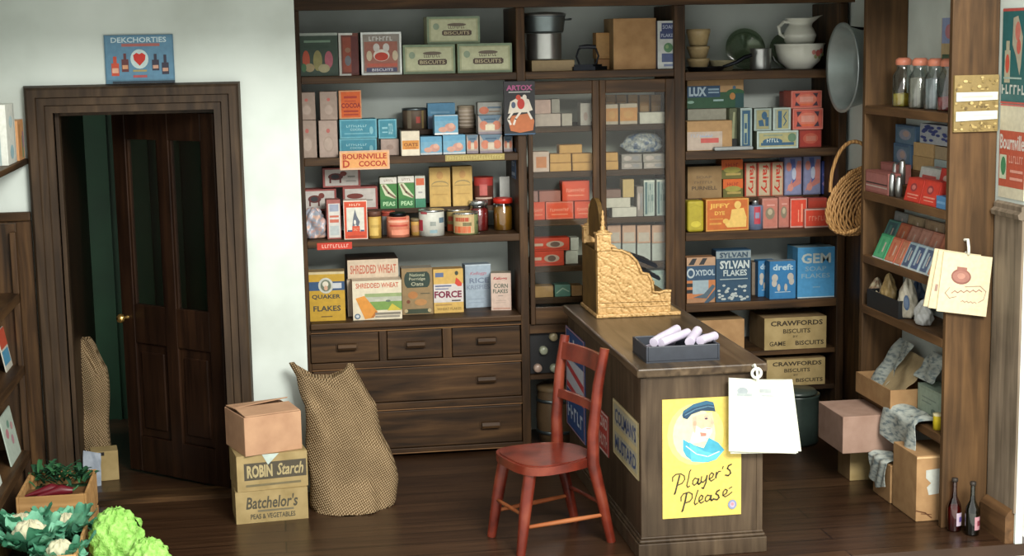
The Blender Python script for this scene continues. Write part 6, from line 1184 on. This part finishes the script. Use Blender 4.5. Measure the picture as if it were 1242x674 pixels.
# ================================================================== chair
ch = thing('side_chair', 'red painted wooden chair with worn edges beside the counter', 'chair', (1.277, 7.265, 0), local=True, rz=math.atan2(.288, .9576))
SZ = .43
st = []
for i in range(40):
    a = 2*math.pi*i/40; c_, s_ = math.cos(a), math.sin(a)
    x = (-.02)+.215*(abs(c_)**.7)*(1 if c_ > 0 else -1); w = .215-.03*(x+.02)/.215
    y = w*(abs(s_)**.62)*(1 if s_ > 0 else -1); st.append((x, y))
m = MB().prism(st, SZ-.045, SZ-.005, REDW, axis='Z', smooth=True); m.build('seat', ch, bevel=.012)
MB().prism([(x*.93-.002, y*.93) for x, y in st], SZ-.005, SZ, REDW, axis='Z').build('seat_top', ch, bevel=.003)
for s_ in (-1, 1):
    MB().tube([(-.175, s_*.14, SZ-.03), (-.21, s_*.152, .22), (-.245, s_*.165, 0)], [.031, .030, .022], REDW, n=12).build('leg', ch)
    MB().tube([(.23, s_*.187, 0), (.185, s_*.186, .2), (.135, s_*.187, .40), (.135, s_*.19, .55), (.16, s_*.197, .78), (.195, s_*.203, .955)], [.022, .027, .031, .028, .026, .023], REDW, n=12).build('back_post', ch)
    MB().tube([(-.225, s_*.158, .13), (0, s_*.172, .135), (.2, s_*.187, .14)], [.009, .012, .009], ORW, n=10).build('stretcher', ch)
MB().tube([(-.222, -.157, .19), (-.225, 0, .192), (-.222, .157, .19)], [.008, .01, .008], ORW, n=10).build('stretcher', ch)
MB().tube([(.19, -.187, .19), (.19, 0, .192), (.19, .187, .19)], [.008, .01, .008], REDW, n=10).build('stretcher', ch)
def rail(z0, z1, x0, x1, bow):
    def fn(u, v):
        y = -.2+.4*u; return (x0+(x1-x0)*v+bow*(1-(2*u-1)**2), y, z0+(z1-z0)*v)
    return MB().slab(fn, 12, 3, (-.018, 0, 0), REDW)
rail(.845, .925, .172, .188, .02).build('top_rail', ch); rail(.655, .695, .145, .152, .015).build('cross_rail', ch)

# ================================================================== sack and boxes at the wall
def sack(name, label, rows, Yc, T, ears=True, group=None, seed=1, stain=True, mat_=None):
    # rows: (v, px left, px right, py)
    r_ = random.Random(seed); ph = [r_.uniform(0, 6) for _ in range(8)]
    def at(v):
        for a, b_ in zip(rows[:-1], rows[1:]):
            if v <= b_[0]:
                k = (v-a[0])/(b_[0]-a[0]); k = k*k*(3-2*k)*.5+k*.5; return [a[i]+(b_[i]-a[i])*k for i in range(1, 4)]
        return rows[-1][1:]
    def fn(u, v):
        vv = min(max(v, .0), 1); L_, R__, py = at(vv); Y = Yc[0]+(Yc[1]-Yc[0])*vv; th = (T[0]+(T[1]-T[0])*vv**.8)
        A, B = atY(L_, py, Y), atY(R__, py, Y); a = 2*math.pi*u; c_, s_ = math.cos(a), math.sin(a)
        x = (A.x+B.x)/2+(B.x-A.x)/2*abs(c_)**.8*(1 if c_ > 0 else -1); y = Y+th/2*abs(s_)**.85*(1 if s_ > 0 else -1)
        z = max(0, A.z*(1-(c_+1)/2)+B.z*(c_+1)/2) if vv > .08 else max(0, (A.z+B.z)/2)
        if ears: z += .07*min(1, abs(c_)*1.18)**3*max(0, (vv-.8)/.2)
        w = .013*(math.sin(5*vv*3+ph[0]+2*c_)+.7*math.sin(9*c_+ph[1]+4*vv)+.5*math.sin(13*vv+7*c_+ph[2]))*(1 if vv > .03 else 0)
        return (x+w*.6, y-w, max(0.0, z+w*.3))
    m = MB().grid(fn, 56, 44, mat_ or BUR)
    m.add([fn(i/56, 0) for i in range(56)], [tuple(range(55, -1, -1))], mat_ or BUR); m.add([fn(i/56, 1) for i in range(56)], [tuple(range(56))], mat_ or BUR)
    zmin = min(p[2] for p in m.v); m.v = [(x, y, z-zmin) for x, y, z in m.v]
    o = m.build(name); return tag(o, label, 'sack', group)
sk = sack('burlap_sack', 'plump burlap sack leaning against the dresser drawers', [(0, 392, 452, 627), (.035, 379, 470, 622), (.1, 375, 480, 606), (.2, 374, 482, 580), (.45, 373, 470, 535), (.72, 370, 455, 490), (.9, 361, 441, 466), (1, 350, 432, 456)], (8.03, 8.22), (.40, .09))
fa = [((-.002, .0, .175), (.31, .0, .175), (.31, .15, .20), (-.002, .15, .195)), ((-.002, .30, .175), (-.002, .152, .225), (.31, .152, .19), (.31, .30, .175))]
z1 = rotbox('cardboard_box', 'buff box with dark script lettering at the bottom of the stack', 'box', -.245, 7.812, .365, .26, .165, 0, 5.5, KY, [('t', "Batchelor's", .14, .44, .86, .84, '#4a4638', .2, .02), ('r', .3, .34, .8, .4, '#6d6650'), ('t', 'PEAS & VEGETABLES', .2, .12, .82, .28, '#4a4638', 0, .02)], side=KY)
z2 = rotbox('cardboard_box', 'buff box with a dark band of lettering in the middle of the stack', 'box', -.232, 7.815, .36, .27, .185, z1+.001, 9, KY, [('r', .1, .3, .98, .78, '#4a4436'), ('t', 'ROBIN', .14, .36, .5, .72, '#a89a70', 0, .04), ('t', 'Starch', .56, .38, .94, .72, '#a89a70', .3, .02), ('p', [(.36, 1), (.6, 1), (.44, .7)], '#b5c4bc'), ('r', .12, .12, .9, .18, '#6d6448')], side=KY)
z3 = rotbox('cardboard_box', 'plain open kraft box with loose flaps on top of the stack', 'box', -.185, 7.80, .305, .30, .20, z2+.001, 20, PINKC, flaps=[[(.006, .0, .201), (.30, .0, .201), (.30, .16, .215), (.006, .16, .215)], [(.006, .17, .212), (.30, .17, .235), (.30, .298, .203), (.006, .298, .203)]], side=PINKC)

# ================================================================== vegetables at the lower left
def leaf(m, base_, d_, L_, W_, mat_, curl=.4, up=.6, ruf=.15, ph=0):
    base_ = Vector(base_); d_ = Vector(d_).normalized(); s_ = d_.cross(Vector((0, 0, 1))).normalized()
    def fn(u, v):
        w = W_*math.sin(math.pi*min(.97, .08+v*.86))**.7; x = (u-.5)*2
        p = base_+d_*L_*(v*(1-.25*v))+Vector((0, 0, 1))*L_*(up*v-curl*v*v)
        return tuple(p+s_*w*x+Vector((0, 0, 1))*(w*.35*x*x+ruf*w*math.sin(9*v+ph+3*x)*abs(x)))
    m.grid(fn, 6, 8, mat_)
def crate(name, label, x0, x1, y0, y1, z, group=None):
    t = thing(name, label, 'crate', ((x0+x1)/2, (y0+y1)/2, 0), group)
    MB().box(x0+.012, x1-.012, y0+.012, y1-.012, 0.03, .042, CRATE).build('base', t)
    for bx_ in ((x0, x0+.012, y0, y1), (x1-.012, x1, y0, y1), (x0+.012, x1-.012, y0, y0+.012), (x0+.012, x1-.012, y1-.012, y1)):
        for a, b_ in ((.0, z*.46), (z*.5, z)): MB().box(*bx_, a, b_, CRATE).build('board', t, bevel=.002)
    for px_, py_ in ((x0+.012, y0+.012), (x1-.037, y0+.012), (x0+.012, y1-.037), (x1-.037, y1-.037)): MB().box(px_, px_+.025, py_, py_+.025, .042, z-.005, CRATE).build('corner_post', t)
    return t
cz = .34
crate('wooden_crate', 'light wooden crate with dark foliage against the door wall', -1.235, -.915, 7.34, 7.78, cz, 'vegetable crates')
crate('wooden_crate', 'light wooden crate full of cauliflower leaves in the lower left corner', -1.26, -.90, 6.74, 7.31, .24, 'vegetable crates')
DG = paint('#1f4a30', .6); DG2 = paint('#2c5f38', .6); LG = paint('#4f8f72', .55); LG2 = paint('#6fb090', .55); LG3 = paint('#3a7a5c', .55); BG = paint('#8fc97a', .6)
r_ = random.Random(12); m = MB()
for i in range(90):
    a = r_.uniform(0, 6.28); x, y = -1.075+r_.uniform(-.13, .13), 7.70+r_.uniform(-.05, .05)
    leaf(m, (x, y, cz-.05+r_.uniform(0, .07)), (math.cos(a), math.sin(a), 0), r_.uniform(.06, .11), r_.uniform(.006, .014), DG if i % 3 else DG2, .5, .9, .3, i)
m.box(-1.2, -.95, 7.64, 7.75, .05, cz-.06, DG)
tag(m.build('dark_greens'), 'dark green leafy bunch in the back of the far crate', 'greens', kind=None)
for i, (x, y, lab) in enumerate(((-1.10, 7.47, 'long dark red chilli lying in the far crate'), (-1.05, 7.44, 'short dark red chilli near the front of the far crate'))):
    q = MB().tube([(x-.11, y-.02, .315), (x-.05, y, .325), (x+.01, y+.01, .335), (x+.06, y+.01, .33)], [.004, .015, .028, .014], paint('#5c0f1c', .4), n=12)
    o = q.build('red_chilli'); tag(o, lab, 'chilli', 'red chillies in the crate')
    MB().tube([(x+.058, y+.01, .33), (x+.075, y+.012, .34), (x+.085, y+.02, .35)], [.006, .004, .004], DG2, n=8).build('stem', o, loc=o['_loc'])
MB_ = MB().box(-1.215, -.94, 7.36, 7.6, .05, .305, paint('#6a4a2c')); tag(MB_.build('packing_paper'), 'brown packing filling the crate beneath the chillies', 'packing')
# cauliflowers
def cauli(x, y, z, s_, label, seed, curd=True):
    r_ = random.Random(seed); t = thing('cauliflower', label, 'cauliflower', (x, y, z), 'cauliflowers in the near crate')
    q = MB()
    def fn(u, v):
        a = 2*math.pi*u; w = math.sin(math.pi*min(.999, .02+.98*v)); 
        k = 1+.09*math.sin(9*a+5*v)*math.sin(14*v)+.05*math.sin(17*a)*math.sin(23*v)
        return (x+.065*s_*w*k*math.cos(a), y+.065*s_*w*k*math.sin(a), z+.02+.1*s_*(1-math.cos(math.pi*v))/2*k)
    q.grid(fn, 40, 22, paint('#c9c8a8', .7)); q.build('curd', t)
    q = MB()
    for i in range(26):
        a = i*2.4+r_.uniform(-.3, .3); rr = .02+.03*(i/26)
        leaf(q, (x+rr*math.cos(a), y+rr*math.sin(a), z+.01), (math.cos(a), math.sin(a), 0), s_*r_.uniform(.11, .17), s_*r_.uniform(.03, .045), (LG, LG2, LG3)[i % 3], .35, r_.uniform(.55, 1.3), .5, i)
    q.build('leaves', t)
cauli(-1.12, 6.96, .20, 1.15, 'cauliflower with a white curd showing in the near crate', 1)
cauli(-1.00, 7.19, .17, 1.0, 'cauliflower hidden in its leaves at the far side of the near crate', 2)
cauli(-1.19, 7.18, .19, .95, 'cauliflower against the shelving in the near crate', 3)
cauli(-.98, 6.86, .16, .9, 'small cauliflower at the near right of the crate', 4)
tag(MB().box(-1.24, -.92, 6.76, 7.29, .045, .14, paint('#35452f')).build('packing_leaves'), 'dark trimmed leaves bedding the cauliflowers in the near crate', 'leaves')
# bright green cabbages on the floor
def cabbage(x, y, r0, h, label, seed):
    r_ = random.Random(seed); t = thing('cabbage', label, 'cabbage', (x, y, 0), 'bright green cabbages')
    q = MB()
    def fn(u, v):
        a = 2*math.pi*u; th = math.pi*v; k = 1+.07*math.sin(5*a+seed)*math.sin(th)+.03*math.sin(13*a+9*v)
        b_ = .018*math.sin(31*u*2)*math.sin(29*v)
        return (x+(r0*k+b_)*math.sin(th)*math.cos(a), y+(r0*k+b_)*math.sin(th)*math.sin(a), max(0, h/2*(1-math.cos(th)*1)*(1+b_*2)))
    SV, b, L = base('savoy_leaf', .65); n_ = noise(SV, L, 42, 3); rr = ramp(SV, [(.3, '#74b048'), (.55, '#92c860'), (.8, '#aedb80')]); L.new(n_.outputs[0], rr.inputs[0]); L.new(rr.outputs[0], b.inputs['Base Color']); bump(SV, L, n_.outputs[0], b, .8, .02)
    q.grid(fn, 48, 28, SV); q.build('heart', t)
    for i in range(7):
        lf = MB(); a = i*.9+seed; leaf(lf, (x+r0*.8*math.cos(a), y+r0*.8*math.sin(a), .01), (math.cos(a), math.sin(a), 0), .11, .09, SV, .3, .9, .4, i); lf.build('outer_leaf', t)
cabbage(-.76, 7.06, .118, .34, 'tall bright green cabbage nearest the wooden crates', 1)
cabbage(-.605, 6.87, .092, .25, 'lower bright green cabbage on the right of the pair', 3)

# ================================================================== left wall goods
def lbook(label, y0, y1, z0, h, x0, x1, body, art, tilt=0, name='book', cat='book', group=None):
    m = MB().box(x0, x1, y0, y1, z0, z0+h, body); m.art((x1, y0, z0), (0, y1-y0, 0), (0, 0, h), (1, 0, 0), art) if art else None
    if art: m.art((x0, y0, z0), (x1-x0, 0, 0), (0, 0, h), (0, -1, 0), art)
    return tag(m.build(name, bevel=.002), label, cat, group)
lbook('white and pale blue box on the bracket shelf', 7.80, 8.06, 1.851, .29, -1.5, -1.24, '#c8ccc4', [('e', .5, .2, .2, .12, '#8fb0b8'), ('e', .5, .7, .2, .1, '#a8c0c4'), ('r', .85, 0, .88, 1, '#90a4a4')], name='white_box', cat='box')
lbook('orange patterned box beyond the white one on the bracket shelf', 8.10, 8.29, 1.851, .2, -1.5, -1.235, '#b8885c', [('r', .2, .1, .4, .9, '#a8743c'), ('r', .6, .05, .8, .6, '#5f7f60'), ('r', .7, .3, .9, .7, '#8a6d80')], name='orange_box', cat='box')
def magazine(label, px, py, X, z, h, w, body, art, tilt=.18):
    c = atX(px, py, X); m = MB(); Y = c.y
    m.hexa([(X, Y, z), (X, Y+w, z), (X-.006, Y+w, z), (X-.006, Y, z), (X-tilt*h, Y, z+h), (X-tilt*h, Y+w, z+h), (X-.006-tilt*h, Y+w, z+h), (X-.006-tilt*h, Y, z+h)], body)
    m.art((X, Y, z), (0, w, 0), (-tilt*h, 0, h), (1, 0, tilt), art); return tag(m.build('magazine'), label, 'magazine', 'magazines on the low shelving')
magazine('magazine with red and blue cover on the middle low shelf', 8, 445, -1.33, SL[1]+.001, .20, .24, '#b5b4a8', [('r', 0, .55, 1, 1, '#b04a34'), ('r', 0, .15, .7, .5, '#4a88a8')])
magazine('pale flowery magazine on the lowest left shelf', 14, 560, -1.31, SL[2]+.001, .24, .3, '#a9b8ac', [('e', .3, .6, .12, .1, '#b07880'), ('e', .6, .4, .1, .1, '#a88088'), ('e', .5, .75, .1, .08, '#6d9080'), ('e', .75, .65, .1, .08, '#b08c8c')])
magazine('white leaflet beside the flowery magazine on the lowest left shelf', -6, 600, -1.31, SL[2]+.001, .2, .2, '#bcc8c0', [('r', .2, .4, .8, .5, '#8aa0a0')])
# rear room: sack, box and paper
hs = sack('burlap_sack', 'dim burlap sack in the rear room just inside the door', [(0, 92, 124, 560), (.1, 87, 131, 552), (.4, 86, 133, 500), (.7, 86, 130, 440), (.9, 87, 118, 414), (1, 90, 109, 404)], (9.12, 9.2), (.24, .1), ears=False, seed=5)
bp = atZ(110, 578, 0)
rotbox('kraft_box', 'small open kraft box on the floor of the rear room', 'box', -1.06, 8.78, .15, .13, .17, 0, 8, KY, [('r', .1, .86, .5, .98, '#1c1610')], side=KG)
sheet('folded_paper', 'folded blue white paper leaning against the small box in the rear room', [(-1.095, 8.66, .0), (-1.0, 8.70, .0), (-1.0, 8.755, .17), (-1.09, 8.72, .2)], paint('#8a94a0'), .004, 9, th=(0, .003, 0))
for o in bpy.data.objects:
    if '_loc' in o.keys(): del o['_loc']
